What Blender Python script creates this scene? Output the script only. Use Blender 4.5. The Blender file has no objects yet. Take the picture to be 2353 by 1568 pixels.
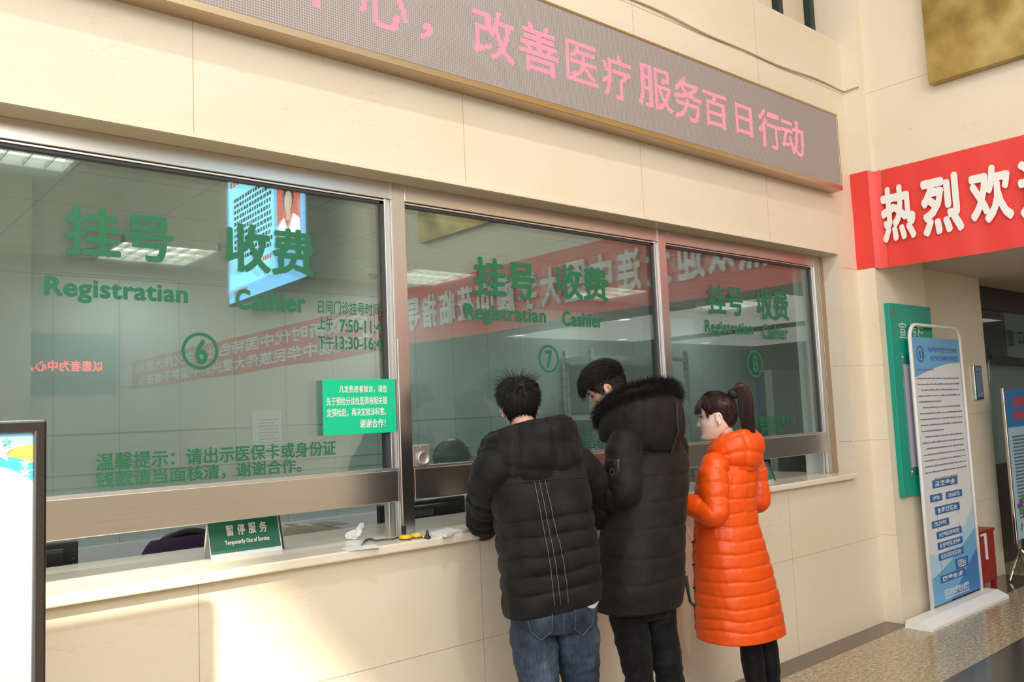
import bpy, bmesh, math, random
import numpy as np
from mathutils import Vector, Matrix, noise
from mathutils.bvhtree import BVHTree

SC = bpy.context.scene
COL = SC.collection
R = math.radians
# ------------------------------------------------------------------ camera
F_PX, YAW, PITCH, ROLL = 1978.2, 0.71941443, 0.08857266, -0.04322275
CAM = Vector((0.0, -3.0, 1.54))
_f = Vector((math.sin(YAW)*math.cos(PITCH), math.cos(YAW)*math.cos(PITCH), math.sin(PITCH)))
_r0 = Vector((math.cos(YAW), -math.sin(YAW), 0)); _u0 = _r0.cross(_f)
_r = _r0*math.cos(ROLL) + _u0*math.sin(ROLL); _u = _u0*math.cos(ROLL) - _r0*math.sin(ROLL)
cd = bpy.data.cameras.new('camera'); cam = bpy.data.objects.new('camera', cd); COL.objects.link(cam)
cd.sensor_width = 36; cd.lens = 36*F_PX/2353; cd.clip_start = .05; cd.clip_end = 200
cam.matrix_world = Matrix(((_r.x, _u.x, -_f.x, CAM.x), (_r.y, _u.y, -_f.y, CAM.y), (_r.z, _u.z, -_f.z, CAM.z), (0, 0, 0, 1)))
SC.camera = cam

# ------------------------------------------------------------------ light, sky, exposure
SC.view_settings.view_transform = 'Standard'; SC.view_settings.look = 'None'
SC.view_settings.exposure = 0.03; SC.view_settings.gamma = 1.0; SC.view_settings.use_curve_mapping = False
SC.cycles.max_bounces = 10; SC.cycles.transparent_max_bounces = 12; SC.cycles.diffuse_bounces = 5; SC.cycles.glossy_bounces = 5
SC.cycles.sample_clamp_indirect = 4.0; SC.cycles.caustics_reflective = False; SC.cycles.caustics_refractive = False
W = bpy.data.worlds.new('sky'); SC.world = W; W.use_nodes = True
bg = W.node_tree.nodes['Background']; bg.inputs[0].default_value = (.86, .93, 1, 1); bg.inputs[1].default_value = 1.4
SUN_DIR = Vector((1.1, 1.0, -1.05)).normalized()
def lamp(name, kind, loc, direction, energy, color=(1, 1, 1), **kw):
    d = bpy.data.lights.new(name, kind); d.energy = energy; d.color = color
    for k, v in kw.items(): setattr(d, k, v)
    o = bpy.data.objects.new(name, d); COL.objects.link(o); o.location = loc
    o.rotation_euler = Vector(direction).to_track_quat('-Z', 'Y').to_euler(); return o
lamp('sun', 'SUN', (-5, -6, 8), SUN_DIR, 9.0, (1, .90, .70), angle=R(1.6))
lamp('facade_daylight', 'AREA', (-6.6, -5.5, 3.2), (1, .12, -.05), 235, (.97, .98, 1), shape='RECTANGLE', size=9, size_y=5.4)
lamp('hall_fill', 'AREA', (-.6, -9.5, 5.9), (.22, .75, -.42), 380, (1, .97, .90), shape='RECTANGLE', size=6, size_y=3)  # added frontal fill panel in mid-hall, no window stands there
lamp('ceiling_wash', 'AREA', (1.5, -7, 6.85), (0, 0, -1), 170, (1, .95, .88), shape='RECTANGLE', size=8, size_y=8)

lamp('letter_shadow_spot', 'SPOT', (1.1, -2.75, 6.8), (1.5, 2.9, -4.7), 330, (1, .97, .92), shadow_soft_size=.09, spot_size=R(100), spot_blend=.8)  # added spot, no fixture: throws the lettering's shadow onto the inner pane

# ------------------------------------------------------------------ pixel helpers (2353 x 1568 photograph)
def ray(px, py): return _f*F_PX + _r*(px-1176.5) - _u*(py-784)
def aty(px, py, y): d = ray(px, py); return CAM + d*((y-CAM.y)/d.y)
def atx(px, py, x): d = ray(px, py); return CAM + d*((x-CAM.x)/d.x)
def atz(px, py, z): d = ray(px, py); return CAM + d*((z-CAM.z)/d.z)

# ------------------------------------------------------------------ materials
MATS = {}
def nodes(name):
    m = bpy.data.materials.new(name); m.use_nodes = True
    return m, m.node_tree, m.node_tree.nodes['Principled BSDF']
def mat(name, col, rough=.5, metal=0.0, spec=.5, emit=None, estr=0, bump=0, bscale=60, var=0, vscale=8, coat=0, sheen=0, aniso=0):
    if name in MATS: return MATS[name]
    m, nt, b = nodes(name)
    b.inputs['Base Color'].default_value = (*col, 1); b.inputs['Roughness'].default_value = rough
    b.inputs['Metallic'].default_value = metal; b.inputs['Specular IOR Level'].default_value = spec
    b.inputs['Coat Weight'].default_value = coat; b.inputs['Sheen Weight'].default_value = sheen
    b.inputs['Anisotropic'].default_value = aniso
    if emit: b.inputs['Emission Color'].default_value = (*emit, 1); b.inputs['Emission Strength'].default_value = estr
    if bump or var:
        tc = nt.nodes.new('ShaderNodeTexCoord')
    if bump:
        n = nt.nodes.new('ShaderNodeTexNoise'); n.inputs['Scale'].default_value = bscale; n.inputs['Detail'].default_value = 4
        nt.links.new(tc.outputs['Object'], n.inputs['Vector'])
        bp = nt.nodes.new('ShaderNodeBump'); bp.inputs['Strength'].default_value = bump; bp.inputs['Distance'].default_value = .01
        nt.links.new(n.outputs['Fac'], bp.inputs['Height']); nt.links.new(bp.outputs['Normal'], b.inputs['Normal'])
    if var:
        n = nt.nodes.new('ShaderNodeTexNoise'); n.inputs['Scale'].default_value = vscale; n.inputs['Detail'].default_value = 5
        nt.links.new(tc.outputs['Object'], n.inputs['Vector'])
        r = nt.nodes.new('ShaderNodeValToRGB'); r.color_ramp.elements[0].position = .3; r.color_ramp.elements[1].position = .7
        r.color_ramp.elements[0].color = (*[c*(1-var) for c in col], 1); r.color_ramp.elements[1].color = (*[min(1, c*(1+var)) for c in col], 1)
        nt.links.new(n.outputs['Fac'], r.inputs['Fac']); nt.links.new(r.outputs['Color'], b.inputs['Base Color'])
    MATS[name] = m; return m
def ramp(nt, src, stops):
    r = nt.nodes.new('ShaderNodeValToRGB'); e = r.color_ramp.elements
    while len(e) < len(stops): e.new(.5)
    for el, (p, c) in zip(e, stops): el.position = p; el.color = (*c, 1)
    nt.links.new(src, r.inputs['Fac']); return r.outputs['Color']
def noise_tex(nt, scale, detail=4, stretch=(1, 1, 1), dist=0):
    tc = nt.nodes.new('ShaderNodeTexCoord'); mp = nt.nodes.new('ShaderNodeMapping'); mp.inputs['Scale'].default_value = stretch
    nt.links.new(tc.outputs['Object'], mp.inputs['Vector'])
    n = nt.nodes.new('ShaderNodeTexNoise'); n.inputs['Scale'].default_value = scale; n.inputs['Detail'].default_value = detail; n.inputs['Distortion'].default_value = dist
    nt.links.new(mp.outputs['Vector'], n.inputs['Vector']); return n.outputs['Fac']
def mixc(nt, fac, a, b, kind='MIX'):
    m = nt.nodes.new('ShaderNodeMix'); m.data_type = 'RGBA'; m.blend_type = kind
    for s, v in ((0, fac), (6, a), (7, b)):
        if isinstance(v, (int, float)): m.inputs[s].default_value = v
        elif isinstance(v, tuple): m.inputs[s].default_value = (*v, 1)
        else: nt.links.new(v, m.inputs[s])
    return m.outputs[2]
def stone(name, base, vein, patch, rough=.35):
    # polished cream limestone: soft clouds plus thin meandering horizontal veins and small rust specks
    m, nt, b = nodes(name)
    cloud = ramp(nt, noise_tex(nt, 1.6, 4, (1, 1, 1.6)), [(.35, base), (.7, patch)])
    v = ramp(nt, noise_tex(nt, 3.2, 9, (1, 1, 3.6), .5), [(.488, (0, 0, 0)), (.5, (.5, .5, .5)), (.512, (0, 0, 0))])
    g = ramp(nt, noise_tex(nt, 3.0, 2), [(.45, (0, 0, 0)), (.75, (.75, .75, .75))])
    c = mixc(nt, mixc(nt, 1.0, v, g, 'MULTIPLY'), cloud, vein)
    sp = ramp(nt, noise_tex(nt, 13, 3, (1, 1, 2.2)), [(.70, (0, 0, 0)), (.78, (.5, .5, .5))])
    c = mixc(nt, sp, c, vein)
    nt.links.new(c, b.inputs['Base Color']); b.inputs['Roughness'].default_value = rough; b.inputs['Specular IOR Level'].default_value = .4
    MATS[name] = m; return m
STONE = stone('cream_limestone', (.83, .742, .61), (.60, .43, .24), (.80, .70, .54))
MARBLE = stone('counter_marble', (.86, .80, .70), (.62, .52, .40), (.80, .73, .60), .18)
JOINT = mat('stone_joint', (.50, .37, .23), .8)
def granite(name, a, b_, c_, rough, scale):
    m, nt, b = nodes(name)
    n1 = noise_tex(nt, scale, 8, (1, 2.2, 1)); n2 = noise_tex(nt, scale*3.1, 5, (1.6, 1, 1))
    col = mixc(nt, ramp(nt, n2, [(.45, (0, 0, 0)), (.62, (1, 1, 1))]), ramp(nt, n1, [(.3, a), (.52, b_), (.7, c_)]), a)
    nt.links.new(col, b.inputs['Base Color']); b.inputs['Roughness'].default_value = rough; b.inputs['Specular IOR Level'].default_value = .6
    MATS[name] = m; return m
FLOOR = granite('tan_granite', (.24, .19, .115), (.50, .41, .27), (.68, .57, .41), .16, 22)
FLOORD = granite('dark_granite', (.035, .032, .030), (.07, .065, .06), (.12, .11, .10), .14, 40)
BORDER = granite('brown_granite', (.085, .062, .045), (.125, .095, .07), (.17, .13, .10), .12, 60)
PLASTER = mat('white_plaster', (.80, .79, .76), .8)
CEILM = mat('corridor_ceiling_paint', (.62, .56, .52), .75)
def brushed(name, col, rough, streak=(1, 1, 120)):
    m, nt, b = nodes(name)
    n = noise_tex(nt, 3.0, 3, streak)
    nt.links.new(ramp(nt, n, [(.3, tuple(c*.9 for c in col)), (.7, col)]), b.inputs['Base Color'])
    b.inputs['Metallic'].default_value = 1; b.inputs['Roughness'].default_value = rough
    MATS[name] = m; return m
STEEL = brushed('brushed_steel', (.67, .645, .615), .30)
STEELV = brushed('brushed_steel_upright', (.63, .60, .58), .26, (120, 120, 1))
STEELP = mat('polished_steel', (.72, .70, .69), .12, 1)
SATIN = mat('satin_steel', (.66, .60, .58), .42, .85)
BRONZE = brushed('bronze_tinted_steel', (.56, .43, .29), .33)
ALU = mat('satin_aluminium', (.74, .74, .73), .38, 1)
GASKET = mat('black_gasket', (.05, .05, .055), .5)
BLACK = mat('black_plastic', (.018, .018, .021), .42)
BLACKM = mat('matte_black', (.012, .012, .014), .7)
WHITE = mat('white_paint', (.86, .86, .86), .35)
PAPER = mat('white_paper', (.86, .87, .90), .7)
GREEN = mat('green_vinyl', (.014, .155, .075), .45)
GREENS = mat('bright_green_sticker', (.0, .62, .32), .4)
TXT = mat('white_lettering', (.88, .88, .86), .5)
REDB = mat('red_banner_cloth', (.80, .055, .045), .42, bump=.12, bscale=9)
def glass(name, tint, ior, dust=0.0, rough=0.0):
    m, nt, b = nodes(name); nt.nodes.remove(b)
    out = nt.nodes['Material Output']
    lw = nt.nodes.new('ShaderNodeLayerWeight'); lw.inputs['Blend'].default_value = .5      # Schlick reflectance, the same from either side
    p5 = nt.nodes.new('ShaderNodeMath'); p5.operation = 'POWER'; p5.inputs[1].default_value = 5; nt.links.new(lw.outputs['Facing'], p5.inputs[0])
    f0 = ((ior-1)/(ior+1))**2
    fr = nt.nodes.new('ShaderNodeMath'); fr.operation = 'MULTIPLY_ADD'; fr.inputs[1].default_value = 1-f0; fr.inputs[2].default_value = f0; nt.links.new(p5.outputs[0], fr.inputs[0])
    tr = nt.nodes.new('ShaderNodeBsdfTransparent'); tr.inputs[0].default_value = (*tint, 1)
    gl = nt.nodes.new('ShaderNodeBsdfGlossy'); gl.inputs['Roughness'].default_value = rough; gl.inputs[0].default_value = (1, 1, 1, 1)
    mx = nt.nodes.new('ShaderNodeMixShader')
    nt.links.new(fr.outputs[0], mx.inputs[0]); nt.links.new(tr.outputs[0], mx.inputs[1]); nt.links.new(gl.outputs[0], mx.inputs[2])
    last = mx.outputs[0]
    if dust:
        df = nt.nodes.new('ShaderNodeBsdfDiffuse'); df.inputs[0].default_value = (.72, .78, .74, 1)
        m2 = nt.nodes.new('ShaderNodeMixShader'); m2.inputs[0].default_value = dust
        nt.links.new(last, m2.inputs[1]); nt.links.new(df.outputs[0], m2.inputs[2]); last = m2.outputs[0]
    nt.links.new(last, out.inputs['Surface']); MATS[name] = m; return m
GLASS = glass('window_glass', (.85, .925, .915), 1.85)
GLASSD = glass('dusty_window_glass', (.97, .99, .985), 1.6, .09)
ACRYL = glass('clear_acrylic', (.94, .96, .96), 1.5)

# ------------------------------------------------------------------ mesh builder
class MB:
    def __init__(s): s.v = []; s.f = []; s.mi = []; s.sm = []
    def add(s, vs, fs, mi=0, smooth=False):
        o = len(s.v); s.v += [tuple(p) for p in vs]
        for f in fs: s.f.append([i+o for i in f]); s.mi.append(mi); s.sm.append(smooth)
        return s
    def box(s, a, b, mi=0):
        x0, y0, z0 = [min(p, q) for p, q in zip(a, b)]; x1, y1, z1 = [max(p, q) for p, q in zip(a, b)]
        vs = [(x0, y0, z0), (x1, y0, z0), (x1, y1, z0), (x0, y1, z0), (x0, y0, z1), (x1, y0, z1), (x1, y1, z1), (x0, y1, z1)]
        return s.add(vs, [(0, 3, 2, 1), (4, 5, 6, 7), (0, 1, 5, 4), (1, 2, 6, 5), (2, 3, 7, 6), (3, 0, 4, 7)], mi)
    def bbox(s, a, b, r=.004, mi=0):      # box with chamfered vertical and horizontal edges
        bm = bmesh.new(); x0, y0, z0 = [min(p, q) for p, q in zip(a, b)]; x1, y1, z1 = [max(p, q) for p, q in zip(a, b)]
        bmesh.ops.create_cube(bm, size=1)
        for v in bm.verts: v.co = Vector((x0+(v.co.x+.5)*(x1-x0), y0+(v.co.y+.5)*(y1-y0), z0+(v.co.z+.5)*(z1-z0)))
        bmesh.ops.bevel(bm, geom=list(bm.edges), offset=r, segments=2, affect='EDGES', profile=.5)
        bm.verts.index_update(); s.add([v.co[:] for v in bm.verts], [[v.index for v in f.verts] for f in bm.faces], mi, False); bm.free(); return s
    def obox(s, c, ax, ay, az, hx, hy, hz, mi=0):   # oriented box: centre, axes, half sizes
        c = Vector(c); vs = []
        for k in (-1, 1):
            for (i, j) in ((-1, -1), (1, -1), (1, 1), (-1, 1)): vs.append(c + ax*(hx*i) + ay*(hy*j) + az*(hz*k))
        return s.add(vs, [(0, 3, 2, 1), (4, 5, 6, 7), (0, 1, 5, 4), (1, 2, 6, 5), (2, 3, 7, 6), (3, 0, 4, 7)], mi)
    def prism(s, pts, d, mi=0):           # polygon (3D points) extruded along vector d
        n = len(pts); d = Vector(d); vs = [Vector(p) for p in pts]; vs += [p+d for p in vs]
        return s.add(vs, [tuple(range(n))[::-1], tuple(range(n, 2*n))] + [(i, (i+1) % n, n+(i+1) % n, n+i) for i in range(n)], mi)
    def grid(s, P, closed_u=False, cap=False, mi=0, smooth=True):   # P[row][col]
        nr, nc = len(P), len(P[0]); vs = [p for r in P for p in r]; fs = []
        for i in range(nr-1):
            for j in range(nc if closed_u else nc-1):
                j2 = (j+1) % nc; fs.append((i*nc+j, i*nc+j2, (i+1)*nc+j2, (i+1)*nc+j))
        if cap:
            fs.append(tuple(range(nc))[::-1]); fs.append(tuple((nr-1)*nc+j for j in range(nc)))
        return s.add(vs, fs, mi, smooth)
    def tube(s, pts, rad, n=10, mi=0, cap=True, smooth=True):
        pts = [Vector(p) for p in pts]; rad = [rad]*len(pts) if isinstance(rad, (int, float)) else rad; rows = []; prev = None
        for i, p in enumerate(pts):
            t = (pts[min(i+1, len(pts)-1)] - pts[max(i-1, 0)])
            t = t.normalized() if t.length > 1e-9 else Vector((0, 0, 1))
            if prev is None: a = t.orthogonal().normalized()
            else:
                a = prev - t*prev.dot(t); a = a.normalized() if a.length > 1e-6 else t.orthogonal().normalized()
            prev = a; b = t.cross(a)
            rows.append([p + (a*math.cos(2*math.pi*k/n) + b*math.sin(2*math.pi*k/n))*rad[i] for k in range(n)])
        return s.grid(rows, True, cap, mi, smooth)
    def lathe(s, prof, c=(0, 0, 0), n=24, mi=0, axis='z', cap=True):
        c = Vector(c); rows = []
        for r, h in prof:
            row = []
            for k in range(n):
                a = 2*math.pi*k/n; x, y = r*math.cos(a), r*math.sin(a)
                row.append(c + (Vector((x, y, h)) if axis == 'z' else Vector((x, h, y)) if axis == 'y' else Vector((h, x, y))))
            rows.append(row)
        return s.grid(rows, True, cap, mi, True)
    def ell(s, c, r, nu=20, nv=12, mi=0, M=None):
        rows = []
        for i in range(nv+1):
            t = math.pi*(i/nv) - math.pi/2; row = []
            for j in range(nu):
                a = 2*math.pi*j/nu; p = Vector((r[0]*math.cos(t)*math.cos(a), r[1]*math.cos(t)*math.sin(a), r[2]*math.sin(t)))
                row.append(Vector(c) + (M @ p if M else p))
            rows.append(row)
        return s.grid(rows, True, False, mi, True)
    def build(s, name, mats, parent=None, loc=None):
        me = bpy.data.meshes.new(name); me.from_pydata(s.v, [], s.f)
        mats = mats if isinstance(mats, (list, tuple)) else [mats]
        for m in mats: me.materials.append(m)
        me.polygons.foreach_set('material_index', s.mi); me.polygons.foreach_set('use_smooth', s.sm)
        bm = bmesh.new(); bm.from_mesh(me); bmesh.ops.recalc_face_normals(bm, faces=list(bm.faces)); bm.to_mesh(me); bm.free()
        me.update()
        o = bpy.data.objects.new(name, me); COL.objects.link(o)
        if parent:
            o.parent = parent; p = parent; off = Vector((0, 0, 0))
            while p: off += p.location; p = p.parent
            for v in me.vertices: v.co -= off
        return o
def tag(o, label=None, cat=None, group=None, kind=None):
    for k, v in (('label', label), ('category', cat), ('group', group), ('kind', kind)):
        if v: o[k] = v
    return o
def thing(name, loc, label, cat, group=None):
    o = bpy.data.objects.new(name, None); COL.objects.link(o); o.location = loc; o.empty_display_size = .05
    return tag(o, label, cat, group)
def struct(o): o['kind'] = 'structure'; return o

# ------------------------------------------------------------------ lettering
_tx = {}
def glyphs(text, bold=0.0, shear=0.0, spacing=1.0):
    key = (text, bold, shear, spacing)
    if key not in _tx:
        c = bpy.data.curves.new('lettering', 'FONT'); c.body = text; c.offset = bold; c.shear = shear; c.space_character = spacing; c.resolution_u = 3
        o = bpy.data.objects.new('lettering', c); COL.objects.link(o)
        dg = bpy.context.evaluated_depsgraph_get(); me = o.evaluated_get(dg).to_mesh()
        v = np.array([p.co[:2] for p in me.vertices]); f = [list(p.vertices) for p in me.polygons]
        o.evaluated_get(dg).to_mesh_clear(); bpy.data.objects.remove(o); bpy.data.curves.remove(c); _tx[key] = (v, f)
    return _tx[key]
def put_text(mb, text, P0, U, V, w, h, mi=0, bold=0.0, shear=0.0, spacing=1.0):
    """lettering whose ink box fills w x h from corner P0 along U, V; bold thickens every stroke"""
    v, f = glyphs(text, 0, shear, spacing); lo, hi = v.min(0)-bold, v.max(0)+bold
    P0, U, V = Vector(P0), Vector(U), Vector(V); N = U.cross(V).normalized()
    for k in range(8 if bold else 1):
        d = np.array([math.cos(k*math.pi/4), math.sin(k*math.pi/4)])*bold; s = (v+d-lo)/(hi-lo)
        mb.add([P0 + U*(a*w) + V*(b*h) + N*(k*.00012) for a, b in s], f, mi)
    return mb
def px_text(mb, text, L, Rr, T, B, y, mi=0, bold=0.0, **kw):
    x0, x1 = aty(*L, y).x, aty(*Rr, y).x; z1, z0 = aty(*T, y).z, aty(*B, y).z
    return put_text(mb, text, (x0, y, z0), (1, 0, 0), (0, 0, 1), x1-x0, z1-z0, mi, bold, **kw)
# ================================================================== THE SETTING
X1, HZ, YB = 6.0, 7.0, -17.0          # end pilaster, hall height, opposite wall
COR_Z = 2.60                          # corridor ceiling
FY = .12                              # front plane of the window frames
WT, WB = 2.59, 1.058                  # window opening top, counter top
WX1 = 5.73
# floor: tan granite with a dark brown border along the walls and a dark band further out
fl = MB(); fl.box((-7, YB, -.1), (14, .2, 0), 0)
struct(fl.build('floor', [FLOOR]))
bd = MB(); bd.box((-7, -.165, 0), (6.07, .0, .0012)); bd.box((6.07, -.3, 0), (8.2, .0, .0012)); struct(bd.build('trim_1', BORDER))
db = MB(); db.box((-7, -1.75, 0), (14, -.84, .0012)); db.box((6.6, -1.75, 0), (6.61, -.84, .0014)); struct(db.build('trim_2', FLOORD))

# main wall (cream stone slabs with the long service window cut out)
w = MB()
w.box((-7, 0, 0), (6.07, .30, 1.022)); w.box((-7, 0, WT), (6.07, .30, 4.22))
w.box((WX1, 0, 1.022), (6.07, .30, WT)); w.box((-7, 0, 1.022), (-4.2, .30, WT))
for k in range(-4, 5):
    x = 1.15 + 1.24*k
    w.box((x-.0012, -.0006, 0), (x+.0012, .0004, 1.022), 1); w.box((x-.0012, -.0006, WT), (x+.0012, .0004, 4.22), 1)
w.box((-7, -.0006, .587), (X1, .0004, .5895), 1); w.box((-7, -.0006, 3.815), (X1, .0004, 3.820), 1)
w.box((WX1, -.0006, 1.80), (X1, .0004, 1.803), 1); w.box((WX1, -.0006, 2.50), (X1, .0004, 2.503), 1); w.box((WX1, -.0006, 1.27), (X1, .0004, 1.273), 1)
w.box((WX1-.0005, 0, 1.80), (WX1+.002, .10, 1.803), 1); w.box((WX1-.0005, 0, 1.27), (WX1+.002, .10, 1.273), 1)
struct(w.build('wall_front', [STONE, JOINT]))
# thin stone edge moulding round the opening
tm = MB(); tm.box((-4.2, -.008, WT+.001), (WX1+.016, -.0004, WT+.017)); tm.box((WX1+.001, -.008, 1.06), (WX1+.015, -.0004, WT+.0005)); struct(tm.build('trim_3', STONE))
# cable run along the upper stone joint
cb = MB(); pts = [Vector((x, -.008-.004*math.sin(x*5), 3.835+.010*math.sin(x*2.3)+.006*math.sin(x*7))) for x in np.linspace(1.5, 5.99, 60)]
pts += [Vector((5.992, -y, 3.835+.03*y)) for y in np.linspace(.02, .12, 6)]
cb.tube(pts, .006, 6); tag(cb.build('cable', mat('dusty_cable', (.50, .42, .30), .8)), 'thin dusty cable run along the stone joint above the red lettering display', 'cable')
# set-back wall above the ledge with slim dark posts
ub = MB(); ub.box((-7, 2.6, 4.0), (6.3, 2.7, 7)); struct(ub.build('wall_upper', STONE))
for i, (px, py) in enumerate(((1786, 10), (1861, 55))):
    p = aty(px, py, .16); m = MB(); m.bbox((p.x-.028, .13, 4.22), (p.x+.028, .19, 5.6), .006); m.box((p.x-.05, .11, 4.22), (p.x+.05, .21, 4.232))
    tag(m.build('railing_post', mat('dark_green_metal', (.03, .05, .05), .35, .6)), ['slim dark post on the ledge, further left of the two', 'slim dark post on the ledge, nearer the corner'][i], 'post', 'railing posts on the ledge')
lg = MB(); lg.box((-7, .30, 4.10), (6.0, 2.6, 4.22)); struct(lg.build('ledge_floor', STONE))

# right wall with the corridor opening, end pilaster
rw = MB()
rw.box((X1, -.13, 0), (6.79, .0, HZ)); rw.box((X1, 0, 4.22), (6.07, 2.6, HZ))
rw.box((6.08, YB, COR_Z-.06), (6.40, -.13, HZ)); rw.box((6.08, YB, 0), (6.40, -6.0, COR_Z))
for z in (.605, 1.27, 1.80, 3.82): rw.box((X1-.0006, -.13, z-.0012), (X1+.0004, 0, z+.0012), 1)
rw.box((6.0795, YB, 3.80), (6.0805, -.13, 3.803), 1); rw.box((6.0795, YB, 5.04), (6.0805, -.13, 5.043), 1)
for k in range(12): rw.box((6.0795, -1.32-1.24*k, 2.6), (6.0805, -1.322-1.24*k, HZ), 1)
struct(rw.build('wall_right', [STONE, JOINT]))
# corridor: side wall, ceiling, far wall, other side
cw = MB(); cw.box((6.79, 0, 0), (8.235, .25, COR_Z)); cw.box((6.79, -.0006, 1.40), (8.235, .0004, 1.403), 1); cw.box((6.79, -.0006, .66), (8.235, .0004, .663), 1); struct(cw.build('wall_corridor', [STONE, JOINT]))
cc = MB(); cc.box((6.40, -6.0, COR_Z), (14, .6, COR_Z+.1)); struct(cc.build('ceiling_corridor', CEILM))
fw = MB(); fw.box((14, -6.1, 0), (14.1, .6, COR_Z)); fw.box((6.4, -6.1, 0), (14, -6.0, COR_Z)); struct(fw.build('wall_corridor_end', mat('dim_grey_paint', (.34, .33, .32), .7)))
# opposite wall, left facade (open daylight bays with mullions), ceiling with an added hole that shapes the sun patch
ow = MB(); ow.box((-7, YB-.2, 0), (6.4, YB, HZ)); 
for k in range(3): ow.box((-5+4.2*k, YB, 0), (-4.2+4.2*k, YB+.35, HZ))
struct(ow.build('wall_opposite', STONE))
lf = MB()
for y in np.linspace(-17, 0, 9): lf.box((-7.08, y-.05, 0), (-6.96, y+.05, HZ))
for z in (0.05, 2.6, 5.2, 6.95): lf.box((-7.06, YB, z-.05), (-6.98, 0, z+.05))
struct(lf.build('window_facade', ALU))
def sunback(x, z): t = (HZ-z)/(-SUN_DIR.z); return (x - SUN_DIR.x*t, -SUN_DIR.y*t)
sk = [sunback(*q) for q in ((-.2, .1), (2.02, .1), (1.66, .577), (1.36, .96), (1.02, 1.42), (-.2, 1.6))]  # unseen opening, outline traced back along the sun from its wall patch
def poly_ceiling():
    bm = bmesh.new(); x0, x1, y0, y1 = -7.1, 6.4, YB, .05
    x1c = 6.4
    outer = [bm.verts.new((x, y, HZ)) for x, y in ((x0, y0), (x1c, y0), (x1c, 2.6), (x0, 2.6))]
    inner = [bm.verts.new((x, y, HZ)) for x, y in sk]
    es = [bm.edges.new((outer[i], outer[(i+1) % 4])) for i in range(4)] + [bm.edges.new((inner[i], inner[(i+1) % len(inner)])) for i in range(len(inner))]
    bmesh.ops.triangle_fill(bm, use_beauty=True, use_dissolve=False, edges=es)
    cx = sum(p[0] for p in sk)/len(sk); cy = sum(p[1] for p in sk)/len(sk)
    from mathutils.geometry import intersect_point_tri_2d
    kill = []
    for f in bm.faces:
        c = f.calc_center_median(); inside = False; n = len(sk)
        for i in range(n):
            (ax, ay), (bx, by) = sk[i], sk[(i+1) % n]
            if (ay > c.y) != (by > c.y) and c.x < (bx-ax)*(c.y-ay)/(by-ay)+ax: inside = not inside
        if inside: kill.append(f)
    bmesh.ops.delete(bm, geom=kill, context='FACES_ONLY')
    r = bmesh.ops.extrude_face_region(bm, geom=list(bm.faces))
    for v in [g for g in r['geom'] if isinstance(g, bmesh.types.BMVert)]: v.co.z += .25
    me = bpy.data.meshes.new('ceiling'); bm.to_mesh(me); bm.free(); me.materials.append(PLASTER)
    o = bpy.data.objects.new('ceiling', me); COL.objects.link(o); return struct(o)
poly_ceiling()

# ------------------------------------------------------------------ counter slab
ct = MB(); ct.bbox((-4.2, -.042, 1.022), (5.70, .62, WB), .006)
for k, x in enumerate((2.16, 4.62)): ct.box((x-.001, -.0426, 1.022), (x+.001, .3, WB+.0004), 1)
tag(ct.build('counter_slab', [MARBLE, mat('slab_joint', (.55, .47, .38), .8)]), 'pale marble counter slab running under the three service windows', 'counter')

# ------------------------------------------------------------------ service windows
M1 = (2.062, 2.134); M2 = (3.885, 3.951); JR = (5.605, WX1)
TOP0 = 2.515
def rail(mb, x0, x1, z0, z1, y0=FY, y1=FY+.06, mi=0): mb.bbox((x0, y0, z0), (x1, y1, z1), .003, mi)
def service_window(n, x0, x1, left_upright, right_upright):
    o = bpy.data.objects.new('window_%d' % n, None); COL.objects.link(o); o.location = ((x0+x1)/2, FY, WB); struct(o)
    f = MB(); rail(f, x0, x1, TOP0, WT); f.build('top_rail', STEEL, o)
    g = MB(); g.box((x0, FY+.012, TOP0-.022), (x1, FY+.045, TOP0)); g.box((x0, FY+.004, TOP0-.010), (x1, FY+.012, TOP0-.004), 1); g.build('glazing_bead', [GASKET, ALU], o)
    z0, z1 = 1.205, 1.338
    b = MB(); rail(b, x0+.005, x1-.005, z0, z1, FY-.002, FY+.045); b.box((x0+.005, FY+.0, z1), (x1-.005, FY+.03, z1+.010), 1); b.build('bottom_rail', [STEEL, ALU], o)
    g = MB(); g.box((x0, FY+.020, z1-.01), (x1, FY+.026, TOP0-.005)); g.build('pane', GLASS, o)
    g = MB(); g.box((x0, FY+.058, z1-.01), (x1, FY+.064, TOP0-.005)); g.build('inner_pane', GLASSD, o)
    if right_upright:
        u = MB(); u.box((x1-.050, FY+.012, z1), (x1-.034, FY+.05, TOP0), 1); u.bbox((x1-.034, FY+.002, z1), (x1-.018, FY+.05, TOP0), .002); u.bbox((x1-.018, FY+.008, WB), (x1, FY+.055, TOP0), .002)
        u.bbox((x1-.052, FY+.006, WB), (x1-.034, FY+.045, z0), .002); u.build('side_stile', [ALU, GASKET], o)
    return o
win6 = service_window(1, .10, M1[0], False, True)
win7 = service_window(2, M1[1], M2[0], False, True)
win8 = service_window(3, M2[1], JR[0], False, True)
win5 = service_window(4, -4.2, .04, False, True)
for i, (a, b) in enumerate((M1, M2, (.04, .10))):
    u = MB(); u.bbox((a, FY-.004, WB), (b, FY+.07, WT), .003); u.box((a-.002, FY-.0045, WB), (a+.003, FY-.001, WT), 1)
    struct(u.build('window_mullion', [STEELV, ALU]))
u = MB(); u.bbox((JR[0], FY, WB), (JR[0]+.055, FY+.06, WT), .003); u.bbox((JR[0]+.06, FY-.002, WB), (JR[1], FY+.06, WT), .003, 1); struct(u.build('window_jamb', [STEELV, BRONZE]))

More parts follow.
